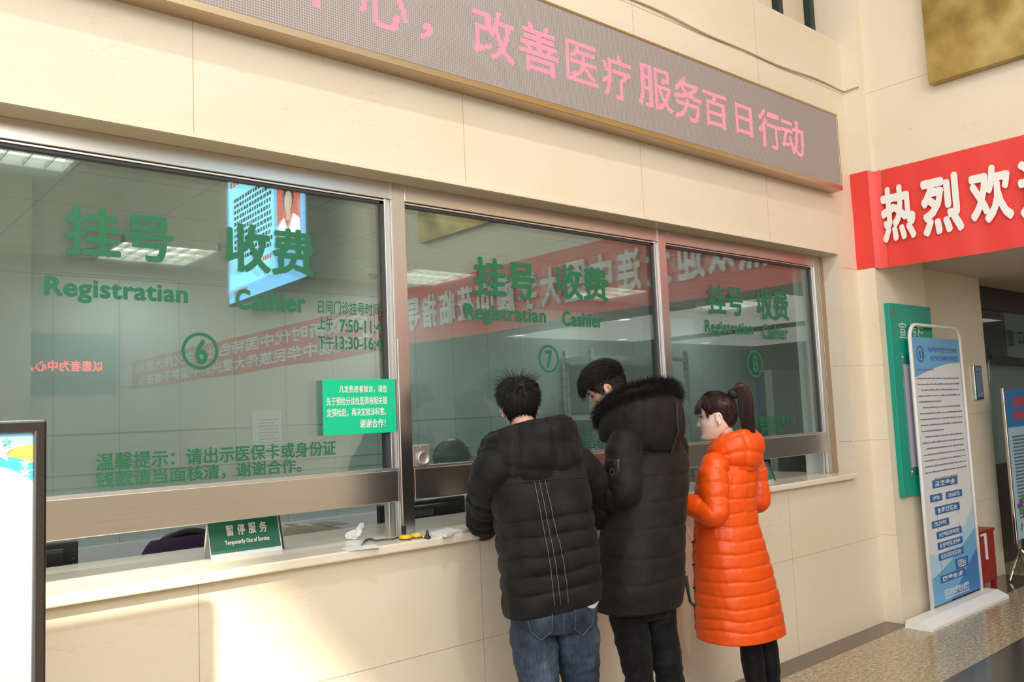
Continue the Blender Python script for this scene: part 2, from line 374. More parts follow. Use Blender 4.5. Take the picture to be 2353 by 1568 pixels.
# green vinyl lettering on the panes
GY = FY + .0195
def ring(mb, c, ro, wdt, y, mi=0, n=64):
    for k in range(n):
        a, b = 2*math.pi*k/n, 2*math.pi*(k+1)/n
        P = [(c.x+q*math.cos(t), y, c.z+q*math.sin(t)) for q, t in ((ro, a), (ro, b), (ro-wdt, b), (ro-wdt, a))]
        mb.add(P, [(0, 1, 2, 3)], mi)
TIP1, TIP2 = '温馨提示：请出示医保卡或身份证', '钱款请当面核清，谢谢合作。'
def lettering(win, hd, fee, reg, cas, rg, digit, dbox, tip1, tip2):
    def part(name, mb): return mb.build(name, GREEN, win)
    m = MB(); px_text(m, '挂号', *hd, GY, bold=.028); part('lettering', m)
    m = MB(); px_text(m, '收费', *fee, GY, bold=.028); part('lettering', m)
    m = MB(); px_text(m, 'Registratian', *reg, GY, bold=.036, spacing=1.06); part('lettering', m)
    m = MB(); px_text(m, 'Cashier', *cas, GY, bold=.036, spacing=1.06); part('lettering', m)
    m = MB(); c = aty(*rg[0], GY); ro = abs(aty(*rg[1], GY).z-aty(*rg[2], GY).z)/2; ring(m, c, ro, ro*.17, GY)
    px_text(m, digit, *dbox, GY, bold=.03); part('window_number', m)
    for t, (x0, x1, z0, z1) in ((TIP1, tip1), (TIP2, tip2)):
        m = MB(); put_text(m, t, (x0, GY, z0), (1, 0, 0), (0, 0, 1), x1-x0, z1-z0, bold=.017); part('notice_line', m)
    return c
def tipbox(L, Rr, T, B): return (aty(*L, GY).x, aty(*Rr, GY).x, aty(*B, GY).z, aty(*T, GY).z)
t1 = tipbox((220, 1057), (772, 1035), (500, 1027), (500, 1065)); t2 = tipbox((220, 1098), (693, 1080), (450, 1070), (450, 1106))
c6 = lettering(win6, ((148, 530), (398, 545), (180, 472), (220, 592)), ((517, 570), (722, 600), (560, 513), (590, 628)),
    ((102, 660), (432, 690), (115, 634), (185, 697)), ((541, 690), (702, 695), (562, 664), (625, 716)), ((460, 807), (460, 764), (460, 849)), '6', ((449, 810), (477, 810), (463, 780), (463, 838)), t1, t2)
def shifted(t, c): return (t[0]+c.x-c6.x, t[1]+c.x-c6.x, t[2], t[3])
c7 = aty(1261, 825, GY); c8 = aty(1735, 836, GY)
lettering(win7, ((1090, 640), (1231, 655), (1105, 590), (1120, 682)), ((1278, 650), (1397, 660), (1295, 606), (1312, 688)),
    ((1068, 720), (1255, 735), (1075, 697), (1130, 747)), ((1292, 740), (1385, 742), (1300, 715), (1335, 752)), ((1261, 825), (1261, 793), (1261, 857)), '7', ((1254, 826), (1269, 826), (1261, 805), (1261, 848)), shifted(t1, c7), shifted(t2, c7))
d8 = aty(1828, 965, GY).x - t1[1]
lettering(win8, ((1627, 690), (1708, 700), (1637, 652), (1650, 723)), ((1740, 697), (1812, 710), (1752, 663), (1762, 735)),
    ((1620, 755), (1730, 760), (1625, 735), (1655, 774)), ((1752, 760), (1810, 765), (1757, 745), (1780, 781)), ((1735, 836), (1735, 805), (1735, 868)), '8', ((1729, 836), (1742, 836), (1735, 815), (1735, 857)),
    (t1[0]+d8, t1[1]+d8, t1[2], t1[3]), (t2[0]+d8, t2[1]+d8, t2[2], t2[3]))
m = MB()
px_text(m, '日间门诊挂号时间:', (731, 707), (877, 720), (745, 690), (745, 721), GY, bold=.010)
for t, a, b, T, B in (('上午', 731, 765, 730, 760), ('7:50-11:45', 781, 887, 734, 764), ('下午', 731, 766, 772, 803), ('13:30-16:45', 771, 888, 773, 803)):
    px_text(m, t, (a, (T+B)/2), (b, (T+B)/2+3), (810, T+1), (810, B+1), GY, bold=.018)
m.build('opening_hours', GREEN, win6)
# bright green notice stuck over pane edge and stile
st = thing('notice_sticker', aty(820, 935, FY), 'bright green notice sticker with white writing at the edge of window six', 'sticker')
z1, z0, x0, x1 = aty(820, 872, FY-.001).z, aty(820, 998, FY-.001).z, aty(741, 930, FY-.001).x, aty(908, 930, FY-.001).x
m = MB(); m.bbox((x0, FY-.0045, z0), (x1-.018, FY-.002, z1), .0008); m.box((x0+.2, FY-.002, z0), (x1-.018, FY+.0185, z1)); m.box((x1-.018, FY-.003, z0), (x1, FY+.0005, z1)); m.build('sheet', GREENS, st)
m = MB()
for t, a, b, T, B in (('凡发热患者就诊，请您', 779, 889, 886, 903), ('先于预检分诊处医师按相关规', 750, 889, 912, 931), ('定预检后，再决定就诊科室。', 751, 887, 938, 957), ('谢谢合作！', 827, 886, 963, 983)):
    px_text(m, t, (a, (T+B)/2), (b, (T+B)/2), ((a+b)/2, T), ((a+b)/2, B), FY-.005, bold=.014)
m.build('printed_text', TXT, st)

# ------------------------------------------------------------------ LED display above the windows
LY0, LZ0, LZ1, LX1 = -.10, 3.024, 3.574, 5.685
led = thing('led_sign', (2.5, -.05, LZ0), 'long grey dot-matrix display with glowing pink Chinese characters above the windows', 'led sign')
m = MB(); m.box((-3, LY0+.008, LZ0+.02), (LX1-.01, 0, LZ1-.01)); m.build('housing', BRONZE, led)
fr = MB(); fr.bbox((-3, LY0, LZ0), (LX1, 0.0, LZ0+.034), .003); fr.bbox((-3, LY0, LZ1-.014), (LX1, 0, LZ1), .003); fr.bbox((LX1-.016, LY0, LZ0+.034), (LX1, 0, LZ1-.014), .003); fr.build('frame', BRONZE, led)
mm, nt, b = nodes('led_grid')
tc = nt.nodes.new('ShaderNodeTexCoord'); br = nt.nodes.new('ShaderNodeTexBrick'); mp = nt.nodes.new('ShaderNodeMapping')
mp.inputs['Rotation'].default_value = (R(90), 0, 0); nt.links.new(tc.outputs['Object'], mp.inputs['Vector']); nt.links.new(mp.outputs['Vector'], br.inputs['Vector'])
br.offset = 0; br.inputs['Scale'].default_value = 1; br.inputs['Brick Width'].default_value = .0105; br.inputs['Row Height'].default_value = .0105; br.inputs['Mortar Size'].default_value = .0022; br.inputs['Mortar Smooth'].default_value = .3
br.inputs['Color1'].default_value = (.23, .20, .20, 1); br.inputs['Color2'].default_value = (.25, .22, .22, 1); br.inputs['Mortar'].default_value = (.44, .39, .39, 1)
nt.links.new(br.outputs['Color'], b.inputs['Base Color']); b.inputs['Roughness'].default_value = .55
m = MB(); m.box((-3, LY0+.004, LZ0+.034), (LX1-.016, LY0+.012, LZ1-.014)); m.build('dot_matrix', mm, led)
PINK = mat('lit_pink_led', (.6, .12, .16), .5, emit=(1.0, .22, .30), estr=1.05)
def led_char(mb, ch, x0, x1, z0, z1, y, pitch=.0105, bold=.01, flip=1):
    v, f = glyphs(ch); lo, hi = v.min(0)-bold, v.max(0)+bold
    vv, ff = [], []
    for q in range(8):
        vv += [(p[0]+bold*math.cos(q*math.pi/4), p[1]+bold*math.sin(q*math.pi/4), 0) for p in v]; ff += [[i+q*len(v) for i in g] for g in f]
    bv = BVHTree.FromPolygons(vv, ff)
    nx, nz = max(1, round(abs(x1-x0)/pitch)), max(1, round((z1-z0)/pitch))
    for i in range(nx):
        for k in range(nz):
            a, c = (i+.5)/nx, (k+.5)/nz
            if bv.ray_cast(Vector((lo[0]+a*(hi[0]-lo[0]), lo[1]+c*(hi[1]-lo[1]), 1)), Vector((0, 0, -1)))[0] is not None:
                X0, X1_ = x0+(x1-x0)*i/nx, x0+(x1-x0)*(i+.98)/nx; Z0, Z1 = z0+(z1-z0)*k/nz, z0+(z1-z0)*(k+.98)/nz
                mb.add([(X0, y, Z0), (X1_, y, Z0), (X1_, y, Z1), (X0, y, Z1)], [(0, 1, 2, 3)])
LED_CH = (('改', 1088, 1180, (1140, 28), (1130, 136)), ('善', 1194, 1283, (1235, 57), (1230, 166)), ('医', 1301, 1373, (1320, 94), (1340, 192)), ('疗', 1386, 1451, (1420, 128), (1420, 229)),
    ('服', 1468, 1543, (1500, 154), (1500, 248)), ('务', 1548, 1612, (1575, 178), (1580, 277)), ('百', 1617, 1670, (1640, 214), (1640, 291)), ('日', 1691, 1728, (1705, 241), (1710, 310)),
    ('行', 1744, 1793, (1765, 254), (1770, 340)), ('动', 1796, 1846, (1825, 277), (1825, 355)))
for ch, a, b_, T, B in LED_CH:
    y = LY0+.003; mid = (T[1]+B[1])/2; x0, x1 = aty(a, mid, y).x, aty(b_, mid, y).x; z1, z0 = aty(*T, y).z, aty(*B, y).z
    m = MB(); led_char(m, ch, x0, x1, z0, z1, y); m.build('lit_character', PINK, led)
zt, zb = aty(1140, 28, LY0).z, aty(1130, 136, LY0).z
for ch, x0, w_ in (('心', aty(828, 20, LY0).x, .235), ('中', aty(828, 20, LY0).x-.295, .20), ('为', aty(828, 20, LY0).x-.60, .235)):
    m = MB(); led_char(m, ch, x0, x0+w_, zb-.01, zb+.235, LY0+.003); m.build('lit_character', PINK, led)
m = MB(); p, q = aty(968, 88, LY0+.003), aty(993, 52, LY0+.003); led_char(m, '，', p.x, q.x, aty(980, 90, LY0).z, aty(980, 52, LY0).z, LY0+.003, bold=.02); m.build('lit_character', PINK, led)

# ------------------------------------------------------------------ red banner on the right wall
bn = thing('banner', (6.0, -3, 2.48), 'wide red cloth banner with white Chinese characters strung over the corridor opening', 'banner')
def banner_surface(y0, y1, z0, z1, x, nx=160, nz=12, amp=.006):
    P = []
    for k in range(nz+1):
        row = []
        for i in range(nx+1):
            t, s = i/nx, k/nz; y = y0+(y1-y0)*t
            xx = x - .004 - amp*(1+math.sin(y*9+s*2.5)+.6*math.sin(y*23-s*4)) * (.4+.6*(1-s))
            row.append((xx, y, z0+(z1-z0)*s + .012*math.sin(y*1.9)*(1-s)))
        P.append(row)
    return P
m = MB(); m.grid(banner_surface(-.20, -5.75, 2.50, 3.205, 6.075)); m.grid([[(X1-.004-.003*math.sin(9*s), .0-.02*0-(.135)*t, 2.50+.71*s) for t in np.linspace(0, 1, 8)] for s in np.linspace(0, 1, 14)])
m.grid([[(X1-.004+(.066)*t-.004*math.sin(t*3.1), -.135-.065*t, 2.50+.71*s-.012*math.sin(t*3)) for t in np.linspace(0, 1, 8)] for s in np.linspace(0, 1, 14)])
m.build('cloth', REDB, bn)
def ychar(mb, ch, px0, px1, T, B, x, bold):
    ya, yb = atx(px0, (T[1]+B[1])/2, x).y, atx(px1, (T[1]+B[1])/2, x).y
    z1, z0 = atx(*T, x).z, atx(*B, x).z
    put_text(mb, ch, (x, ya, z0), (0, -1, 0), (0, 0, 1), ya-yb, z1-z0, bold=bold)
BX = 6.046
ych = []
for ch, a, b_, T, B in (('热', 2024, 2103, (2060, 425), (2060, 555)), ('烈', 2116, 2212, (2170, 400), (2170, 538)), ('欢', 2226, 2327, (2280, 378), (2280, 512))):
    m = MB(); ychar(m, ch, a, b_, T, B, BX, .04); m.build('white_character', TXT, bn)
ystart = atx(2340, 440, BX).y; 
for k, ch in enumerate('迎大连中医大学顾问莅临指导'):
    m = MB(); y0 = ystart - .352*k; put_text(m, ch, (BX, y0, 2.66), (0, -1, 0), (0, 0, 1), .29, .40, bold=.035); m.build('white_character', TXT, bn)
b2 = MB(); b2.grid(banner_surface(-6.2, -16.2, 2.48, 3.10, 6.075)); bn2 = thing('banner', (6.0, -11, 2.48), 'far red banner with two rows of white characters, mirrored in the left pane', 'banner'); b2.build('cloth', REDB, bn2)
for t, z, y0 in (('夺取新时代中国特色社会主义伟大胜利', 2.82, -6.5), ('为实现中华民族伟大复兴的中国梦不懈奋斗', 2.54, -6.4)):
    m = MB(); put_text(m, t, (BX, y0, z), (0, -1, 0), (0, 0, 1), 9.3, .22, bold=.02); m.build('printed_text', TXT, bn2)

# bronze relief board high on the right wall
gd = MB(); ge0, ge1, gz = -.61, -5.2, 3.70
rows = []
for k in range(40):
    row = []
    for i in range(90):
        y = ge0+(ge1-ge0)*i/89; z = gz+2.6*k/39; d = noise.noise(Vector((y*1.6, z*1.6, 0)))*.05 + noise.noise(Vector((y*6, z*6, 3)))*.018
        e = min(i, 89-i, k, 39-k); row.append((6.0-(max(0, d)+.0)*min(1, e/4), y, z))
    rows.append(row)
gd.grid(rows); gd.box((6.004, ge0, gz), (6.079, ge1, gz+2.6))
mg, nt, b = nodes('aged_gold_relief'); b.inputs['Metallic'].default_value = .75; b.inputs['Roughness'].default_value = .42
nt.links.new(ramp(nt, noise_tex(nt, 3, 6), [(.35, (.22, .15, .05)), (.5, (.42, .30, .10)), (.7, (.60, .46, .20))]), b.inputs['Base Color'])
tag(gd.build('relief_panel', mg), 'aged gold relief panel mounted high on the right wall above the red banner', 'relief')

# second LED sign on the opposite wall, seen mirrored in the left pane
s2 = thing('led_sign', (4, YB+.1, 2.6), 'second dot-matrix display on the opposite wall, mirrored in the left pane', 'led sign')
m = MB(); m.box((1.0, YB, 2.45), (5.95, YB+.12, 3.75)); m.build('housing', mat('dark_grey_display', (.16, .16, .17), .6), s2)
m = MB(); put_text(m, '以患者为中心，改善医疗', (5.66, YB+.125, 2.93), (-1, 0, 0), (0, 0, 1), 2.45, .24, bold=.02); m.build('lit_lettering', mat('lit_red_led', (.6, .05, .05), .5, emit=(1, .08, .08), estr=5), s2)
# wall screen high on the right wall, seen mirrored in window six
sc = thing('video_screen', (5.6, -8.6, 3.5), 'bright blue video screen with a doctor portrait, mirrored in the left pane', 'screen')
A, B_ = Vector((5.66, -10.05, 3.55)), Vector((5.50, -7.12, 3.55)); U = (A-B_).normalized(); Nn = Vector((-1, 0, 0)); Nn = (Nn-U*Nn.dot(U)).normalized(); Z = Vector((0, 0, 1))
# mirrored reading: the portrait stands on the left of the viewer facing the screen
Wd = (A-B_).length; Hh = 2.12
m = MB(); m.obox((A+B_)/2+Z*Hh/2-Nn*.06, U, Nn, Z, Wd/2+.04, .05, Hh/2+.04); m.build('casing', BLACK, sc)
SB = mat('screen_blue', (.03, .1, .3), .3, emit=(.22, .62, 1.0), estr=4.2); SC2 = mat('screen_cyan', (.05, .2, .3), .3, emit=(.30, .85, 1.0), estr=5.0)
SR = mat('screen_red', (.3, .02, .02), .3, emit=(.9, .16, .10), estr=3.0); SK = mat('screen_skin', (.3, .2, .15), .3, emit=(1, .72, .58), estr=2.8); SW = mat('screen_white', (.4, .4, .4), .3, emit=(.85, .95, 1), estr=5); SKB = mat('screen_dark', (.02, .02, .03), .3, emit=(.03, .05, .12), estr=1)
def scq(mb, a, b, c, d, off, mi=0):   # picture coordinates: a..b along U from B_, c..d up
    P = [B_+U*(Wd*x)+Z*(Hh*z)+Nn*off for x, z in ((a, c), (b, c), (b, d), (a, d))]; mb.add(P, [(0, 1, 2, 3)], mi)
m = MB(); scq(m, 0, 1, 0, 1, .0, 0); scq(m, .36, .97, .10, .97, .004, 1); scq(m, .05, .32, .28, .68, .006, 2)
random.seed(2)
for k in range(11):
    x = .90 if k else .80
    while x > .40:
        w_ = random.uniform(.018, .034); scq(m, x-w_, x, .30+.045*k, .328+.045*k, .008, 5); x -= w_+random.uniform(.006, .014)
for k in range(9): scq(m, .56+.045*k, .592+.045*k, .875, .925, .008, 2)
for k in range(4): scq(m, .40+.03*k, .422+.03*k, .22, .25, .008, 2); scq(m, .40+.03*k, .422+.03*k, .80, .83, .008, 2)
for k in range(6): scq(m, .72+.035*k, .745+.035*k, .06, .085, .008, 2)
def scell(mb, cx, cz, rx, rz, off, mi): mb.add([B_+U*(Wd*(cx+rx*math.cos(t)))+Z*(Hh*(cz+rz*math.sin(t)))+Nn*off for t in np.linspace(0, 2*math.pi, 25)[:-1]], [tuple(range(24))], mi)
scell(m, .185, .565, .066, .10, .008, 5); scell(m, .185, .540, .043, .080, .010, 3); scq(m, .165, .205, .42, .48, .010, 3)
P = [B_+U*(Wd*x)+Z*(Hh*z)+Nn*.009 for x, z in ((.05, .28), (.32, .28), (.31, .40), (.24, .45), (.185, .34), (.13, .45), (.06, .40))]; m.add(P, [(0, 1, 4), (0, 4, 5, 6), (1, 2, 3, 4)], 4)
m.build('picture', [SB, SC2, SR, SK, SW, SKB], sc)
m = MB(); m.tube([(6.08, -7.5, 4.6), (5.58, -7.5, 4.6)], .03, 8); m.tube([(6.08, -9.7, 4.6), (5.7, -9.7, 4.6)], .03, 8); m.build('bracket', BLACK, sc)
# ================================================================== THE OFFICE BEHIND THE GLASS
OY, OZ = 3.05, 2.70
OWALL = mat('office_panel', (.43, .49, .485), .6); OLOW = mat('office_lower_panel', (.66, .67, .70), .6); SEAM = mat('panel_seam', (.25, .27, .25), .8)
m = MB(); m.box((-5, OY, 0), (12, OY+.1, OZ+.3))
for k in range(42): m.box((-5+.40*k, OY-.001, .83), (-4.996+.40*k, OY+.001, 2.58), 1)
for z in (1.205, 1.29, 2.58, 1.55): m.box((-5, OY-.003, z), (12, OY+.001, z+.006), 1)
m.box((-5, OY-.02, 2.60), (12, OY, OZ)); m.box((-5, OY-.03, .0), (12, OY, .83), 2)
struct(m.build('wall_office', [OWALL, SEAM, OLOW]))
m = MB(); m.box((-5, .30, OZ), (12, OY, OZ+.1))
for k in range(29): m.box((-5+.6*k, .3, OZ-.001), (-4.996+.6*k, OY, OZ+.001), 1)
for k in range(5): m.box((-5, .42+.6*k, OZ-.001), (12, .424+.6*k, OZ+.001), 1)
struct(m.build('ceiling_office', [mat('ceiling_tile', (.62, .62, .58), .85), SEAM]))
m = MB(); m.box((12, .3, 0), (12.1, OY, OZ)); m.box((-5.1, .3, 0), (-5, OY, OZ)); m.box((6.07, .26, 0), (12, .30, OZ)); struct(m.build('wall_office_side', OWALL))
m = MB(); m.box((-5, .3, -.05), (12, OY, 0)); struct(m.build('floor_office', mat('office_floor', (.35, .33, .30), .5)))
m = MB(); m.box((5.62, .19, WB), (WX1+.02, .30, 2.62)); struct(m.build('trim_4', PLASTER))
TUBE = mat('fluorescent_tube', (.9, .9, .9), .5, emit=(1, .97, .86), estr=3)
LOUV = mat('louvre_aluminium', (.62, .62, .55), .35, .5)
def grille_light(x, y, label, e):
    t = thing('ceiling_light', (x, y, OZ), label, 'ceiling light', 'louvred office ceiling lights')
    h = .295; m = MB()
    for a, b in (((-h, -h), (h, -h+.02)), ((-h, h-.02), (h, h)), ((-h, -h), (-h+.02, h)), ((h-.02, -h), (h, h))): m.box((x+a[0], y+a[1], OZ-.046), (x+b[0], y+b[1], OZ+.0))
    m.build('frame', WHITE, t)
    m = MB()
    for k in range(1, 3): m.box((x-h, y-h+.197*k-.003, OZ-.044), (x+h, y-h+.197*k+.003, OZ-.020))
    for k in range(1, 7): m.box((x-h+.084*k-.002, y-h, OZ-.044), (x-h+.084*k+.002, y+h, OZ-.020))
    m.build('louvre', LOUV, t)
    m = MB(); m.box((x-h+.02, y-h+.02, OZ-.0015), (x+h-.02, y+h-.02, OZ-.0005)); m.build('reflector', mat('lamp_reflector', (.8, .8, .74), .3, .6, emit=(1, .96, .85), estr=.9), t)
    for k in range(3):
        m = MB(); m.tube([(x-h+.03, y-.196+.196*k, OZ-.016), (x+h-.03, y-.196+.196*k, OZ-.016)], .010, 8); m.build('tube', TUBE, t)
    d = bpy.data.lights.new('office_lamp', 'AREA'); d.shape = 'SQUARE'; d.size = .55; d.energy = e; d.color = (1, .97, .90)
    o = bpy.data.objects.new('office_lamp', d); COL.objects.link(o); o.location = (x, y, OZ-.06)
grille_light(.66, .62, 'louvred ceiling light at the top left corner of the left window', 9)
grille_light(1.85, 2.46, 'louvred ceiling light behind the lettering of the left window', 9)
grille_light(3.88, 2.42, 'louvred ceiling light seen past the steel mullion beside the dome camera', 9)
grille_light(5.92, 2.40, 'louvred ceiling light glowing behind the middle window lettering', 6)
grille_light(7.95, 2.42, 'dim louvred ceiling light seen through the right window', 6)
for i, (px, py) in enumerate(((205, 552), (858, 606))):
    p = aty(px, py, 2.42); p.z = OZ
    t = thing('dome_camera', p, ['white dome camera on the office ceiling behind the large left lettering', 'white dome camera on the office ceiling left of the first mullion'][i], 'security camera')
    m = MB(); m.lathe([(.001, 0), (.058, 0), (.062, -.02), (.06, -.05), (.052, -.06), (.001, -.06)], p, 28); m.build('housing', WHITE, t)
    m = MB(); m.lathe([(.048, -.058), (.044, -.075), (.034, -.09), (.018, -.099), (.001, -.101)], p, 28); m.build('smoked_dome', mat('smoked_dome', (.03, .03, .03), .08, coat=1), t)
# steel shelf
sx = aty(1298, 815, 2.98).x; sy = atx(1356, 812, sx).y
t = thing('steel_shelf', (sx+.6, 2.8, 0), 'white slotted-angle steel shelf standing in the office behind window seven', 'shelf')
SHW = mat('shelf_paint', (.60, .64, .62), .5); HOLE = mat('shelf_slot', (.16, .17, .17), .7)
for x in (sx, sx+1.45):
    for y in (sy, 2.98):
        m = MB(); m.box((x-.022, y-.022, 0), (x+.022, y-.018, 2.16)); m.box((x-.022, y-.022, 0), (x-.018, y+.022, 2.16))
        for k in range(26): m.box((x-.004, y-.0226, .12+.08*k), (x+.004, y-.0215, .145+.08*k), 1); m.box((x-.0226, y-.004, .12+.08*k), (x-.0215, y+.004, .145+.08*k), 1)
        m.build('post', [SHW, HOLE], t)
for z in (.35, .95, 1.52, 2.08):
    m = MB(); m.box((sx-.02, sy-.02, z), (sx+1.47, 3.0, z+.012)); m.box((sx-.02, sy-.021, z-.035), (sx+1.47, sy-.019, z+.012)); m.box((sx-.021, sy-.02, z-.035), (sx-.019, 3.0, z+.012)); m.build('shelf_board', SHW, t)
# tall cabinet, wall paper, desks
t = thing('filing_cabinet', (9.4, 2.75, 0), 'pale filing cabinet with a dark blue edge seen through the right window', 'cabinet')
p = aty(1772, 850, 2.80); m = MB(); m.bbox((p.x, 2.80, 0), (p.x+1.0, OY-.04, p.z), .01); m.build('body', mat('cabinet_paint', (.62, .64, .56), .5), t)
m = MB(); m.box((p.x-.03, 2.9, 0), (p.x-.002, OY-.04, p.z-.02)); m.build('side_panel', mat('blue_panel', (.02, .05, .16), .5), t)
m = MB(); m.box((p.x+.36, 2.785, 1.0), (p.x+.38, 2.80, 1.2)); m.box((p.x+.62, 2.785, 1.0), (p.x+.64, 2.80, 1.2)); m.box((p.x+.498, 2.798, .1), (p.x+.502, 2.801, p.z-.05)); m.build('handle', STEELP, t)
t = thing('wall_notice', aty(615, 990, OY), 'white sheet of fine print stuck to the office wall behind window six', 'notice')
a, b = aty(579, 945, OY), aty(648, 1040, OY); m = MB(); m.box((a.x, OY-.005, b.z-.05), (b.x, OY-.002, a.z)); m.build('sheet', mat('lilac_paper', (.62, .64, .72), .7), t)
m = MB()
for k in range(12): m.box((a.x+.04+.02*(k % 3 == 0), OY-.0056, a.z-.07-.024*k), (b.x-.03-.03*(k % 4 == 1), OY-.005, a.z-.064-.024*k))
m.build('printed_lines', mat('faint_ink', (.25, .26, .32), .8), t)
dk = MB(); dk.bbox((-4.5, .63, .735), (5.4, .98, .76), .004); dk.box((-4.5, .63, .0), (5.4, .65, .735))
for x in (-3, -1, 1, 3, 5): dk.box((x, .65, 0), (x+.03, .96, .735))
tag(dk.build('office_desk', mat('desk_laminate', (.50, .47, .42), .5)), 'long pale office desk behind the marble counter', 'desk')
def monitor(x, y, w_, h, label, tilt=0, vents=True):
    t = thing('monitor', (x, y, .76), label, 'monitor'); z0 = 1.13-h
    m = MB(); m.bbox((x-w_/2, y, z0), (x+w_/2, y+.035, 1.13), .006); m.bbox((x-w_/2+.05, y-.035, z0+.03), (x+w_/2-.05, y, 1.11), .015); m.build('back_shell', BLACK, t)
    m = MB()
    for k in range(16): m.box((x-.11+.009*k, y-.0365, 1.055), (x-.107+.009*k, y-.034, 1.085))
    for k in range(9): m.box((x-w_/2+.06, y-.036, z0+.06+.012*k), (x-.03, y-.034, z0+.064+.012*k))
    for s in (-1, 1):
        for k in (0, 1, 2): m.box((x+s*(w_/2-.018)-.003, y-.0015, 1.06-.02*k), (x+s*(w_/2-.018)+.003, y+.001, 1.066-.02*k))
    m.build('vent', mat('vent_grey', (.22, .23, .26), .5), t)
    m = MB(); m.box((x-w_/2+.012, y+.034, z0+.012), (x+w_/2-.012, y+.037, 1.118)); m.build('screen', mat('monitor_screen', (.05, .06, .08), .15, emit=(.5, .6, .7), estr=.4), t)
    m = MB(); m.lathe([(.001, 0), (.11, 0), (.11, .012), (.03, .02), (.025, z0-.7), (.001, z0-.7)], (x, y+.02, .76), 24); m.build('stand', BLACK, t)
    return t
t = monitor(2.62, .74, .54, .33, 'black monitor seen from behind in the gap under window seven')
m = MB(); m.box((2.48, .7015, .98), (2.56, .703, 1.03)); m.build('paper_tag', PAPER, t)
monitor(.75, .74, .42, .33, 'black monitor at the left end of the gap under window six')
# swivel chair with a purple cover
CX = aty(432, 1260, 1.46).x; CT = aty(400, 1236, 1.46).z-.012; CW = (aty(530, 1260, 1.46).x-aty(328, 1260, 1.46).x)/2
t = thing('office_chair', (CX, 1.62, 0), 'office chair with a purple cloth over its black back behind the left window', 'chair')
rows = []
for k in range(16):
    s = k/15; row = []
    for i in range(25):
        a = -1+2*i/24; x = CX+CW*a*(1-.30*s**7) ; z = .62+(CT-.62)*s + .012*(1-a*a)*s; row.append((x, 1.46+.07*a*a+.05*(s-.5)**2, z))
    rows.append(row)
m = MB(); m.grid(rows); o = m.build('cover', mat('purple_cloth', (.045, .018, .06), .85, bump=.3, bscale=50), t); md = o.modifiers.new('solid', 'SOLIDIFY'); md.thickness = .05
m = MB(); m.tube([(CX+.04+CW*.8*math.cos(q), 1.585-.03*math.cos(q)**2, CT-.10+.118*math.sin(q)) for q in np.linspace(0, math.pi, 20)], .022, 10); m.build('back_rim', BLACK, t)
m = MB(); m.bbox((CX-.23, 1.5, .44), (CX+.23, 1.98, .52), .03); m.build('seat', BLACK, t)
m = MB(); m.tube([(CX, 1.75, .1), (CX, 1.75, .44)], .03, 12)
for k in range(5): a = k*1.2566; m.tube([(CX, 1.75, .11), (CX+.28*math.cos(a), 1.75+.28*math.sin(a), .06)], [.025, .018], 8)
m.build('pedestal', BLACK, t)
t = thing('receipt_printer', (2.0, .8, .76), 'beige printer on the office desk behind the counter sign', 'printer')
m = MB(); m.bbox((1.80, .66, .76), (2.26, .98, 1.0), .02); m.prism([(1.80, .70, 1.0), (2.26, .70, 1.0), (2.26, .70, 1.02), (1.92, .70, 1.085), (1.82, .70, 1.085)], (0, .25, 0)); m.build('body', mat('beige_plastic', (.55, .50, .38), .5), t)
m = MB(); m.box((1.86, .72, 1.0855), (1.90, .80, 1.087)); m.box((2.05, .72, 1.062), (2.16, .9, 1.064)); m.build('control_strip', mat('grey_keys', (.2, .2, .19), .5), t)
m = MB(); m.box((1.90, .655, .97), (1.935, .66, 1.06)); m.build('blue_label', mat('pale_blue_plastic', (.25, .45, .7), .4), t)

# ================================================================== THINGS ON THE COUNTER
def tent_sign(bl, br, hgt, label, depth=.085):
    A, B = atz(*bl, WB), atz(*br, WB); U = (B-A); L = U.length; U.normalize(); N = Vector((-U.y, U.x, 0))   # N points back
    t = thing('desk_sign', (A+B)/2+N*depth/2, label, 'sign', 'out of service tent signs'); Z = Vector((0, 0, 1)); ap = N*(depth*.5)+Z*hgt
    m = MB(); th = N*.003
    m.prism([A, B, B+ap, A+ap], th); m.prism([A+N*depth, B+N*depth, B+ap+th, A+ap+th], -th); m.prism([A+N*.002, B+N*.002, B+N*depth, A+N*depth], Z*.002)
    m.prism([A+U*.003, A+U*.003+N*depth, A+U*.003+ap], U*.0015); m.build('body', ALU, t)
    off = (ap.cross(U)).normalized()
    if off.y > 0: off = -off
    V = ap/ap.length; HL = ap.length; o = off*.002
    m = MB(); P0 = A+V*(HL*.12)+U*.004; m.prism([P0+o, P0+U*(L-.010)+o, P0+U*(L-.010)+V*(HL*.87)+o, P0+V*(HL*.87)+o], o*.4); m.build('green_face', mat('sign_green', (.012, .13, .07), .35), t)
    m = MB(); o2 = o*1.8
    for k, ch in enumerate('暂停服务'): put_text(m, ch, P0+U*(L*(.225+.155*k))+V*(HL*.44)+o2, U, V, L*.105, HL*.30, bold=.022)
    put_text(m, 'Temporarily Out of Service', P0+U*(L*.19)+V*(HL*.17)+o2, U, V, L*.62, HL*.155, bold=.03); m.build('printed_text', TXT, t)
    m = MB(); m.tube([B+ap+U*.003+Z*.006, B+U*.003+Z*.004-N*.002], .0035, 8); m.build('edge_clip', BLACK, t); return t
tent_sign((485, 1287), (650, 1264), .135, 'green tent sign with white writing at the left end of the counter')
tent_sign((1655, 1128), (1781, 1106), .125, 'green tent sign half hidden behind the orange coat')
def flat_sheet(name, pts, label, cat, m_=PAPER, h=.002):
    P = [atz(x, y, WB) for x, y in pts]; m = MB(); m.prism(P, (0, 0, h)); return tag(m.build(name, m_), label, cat)
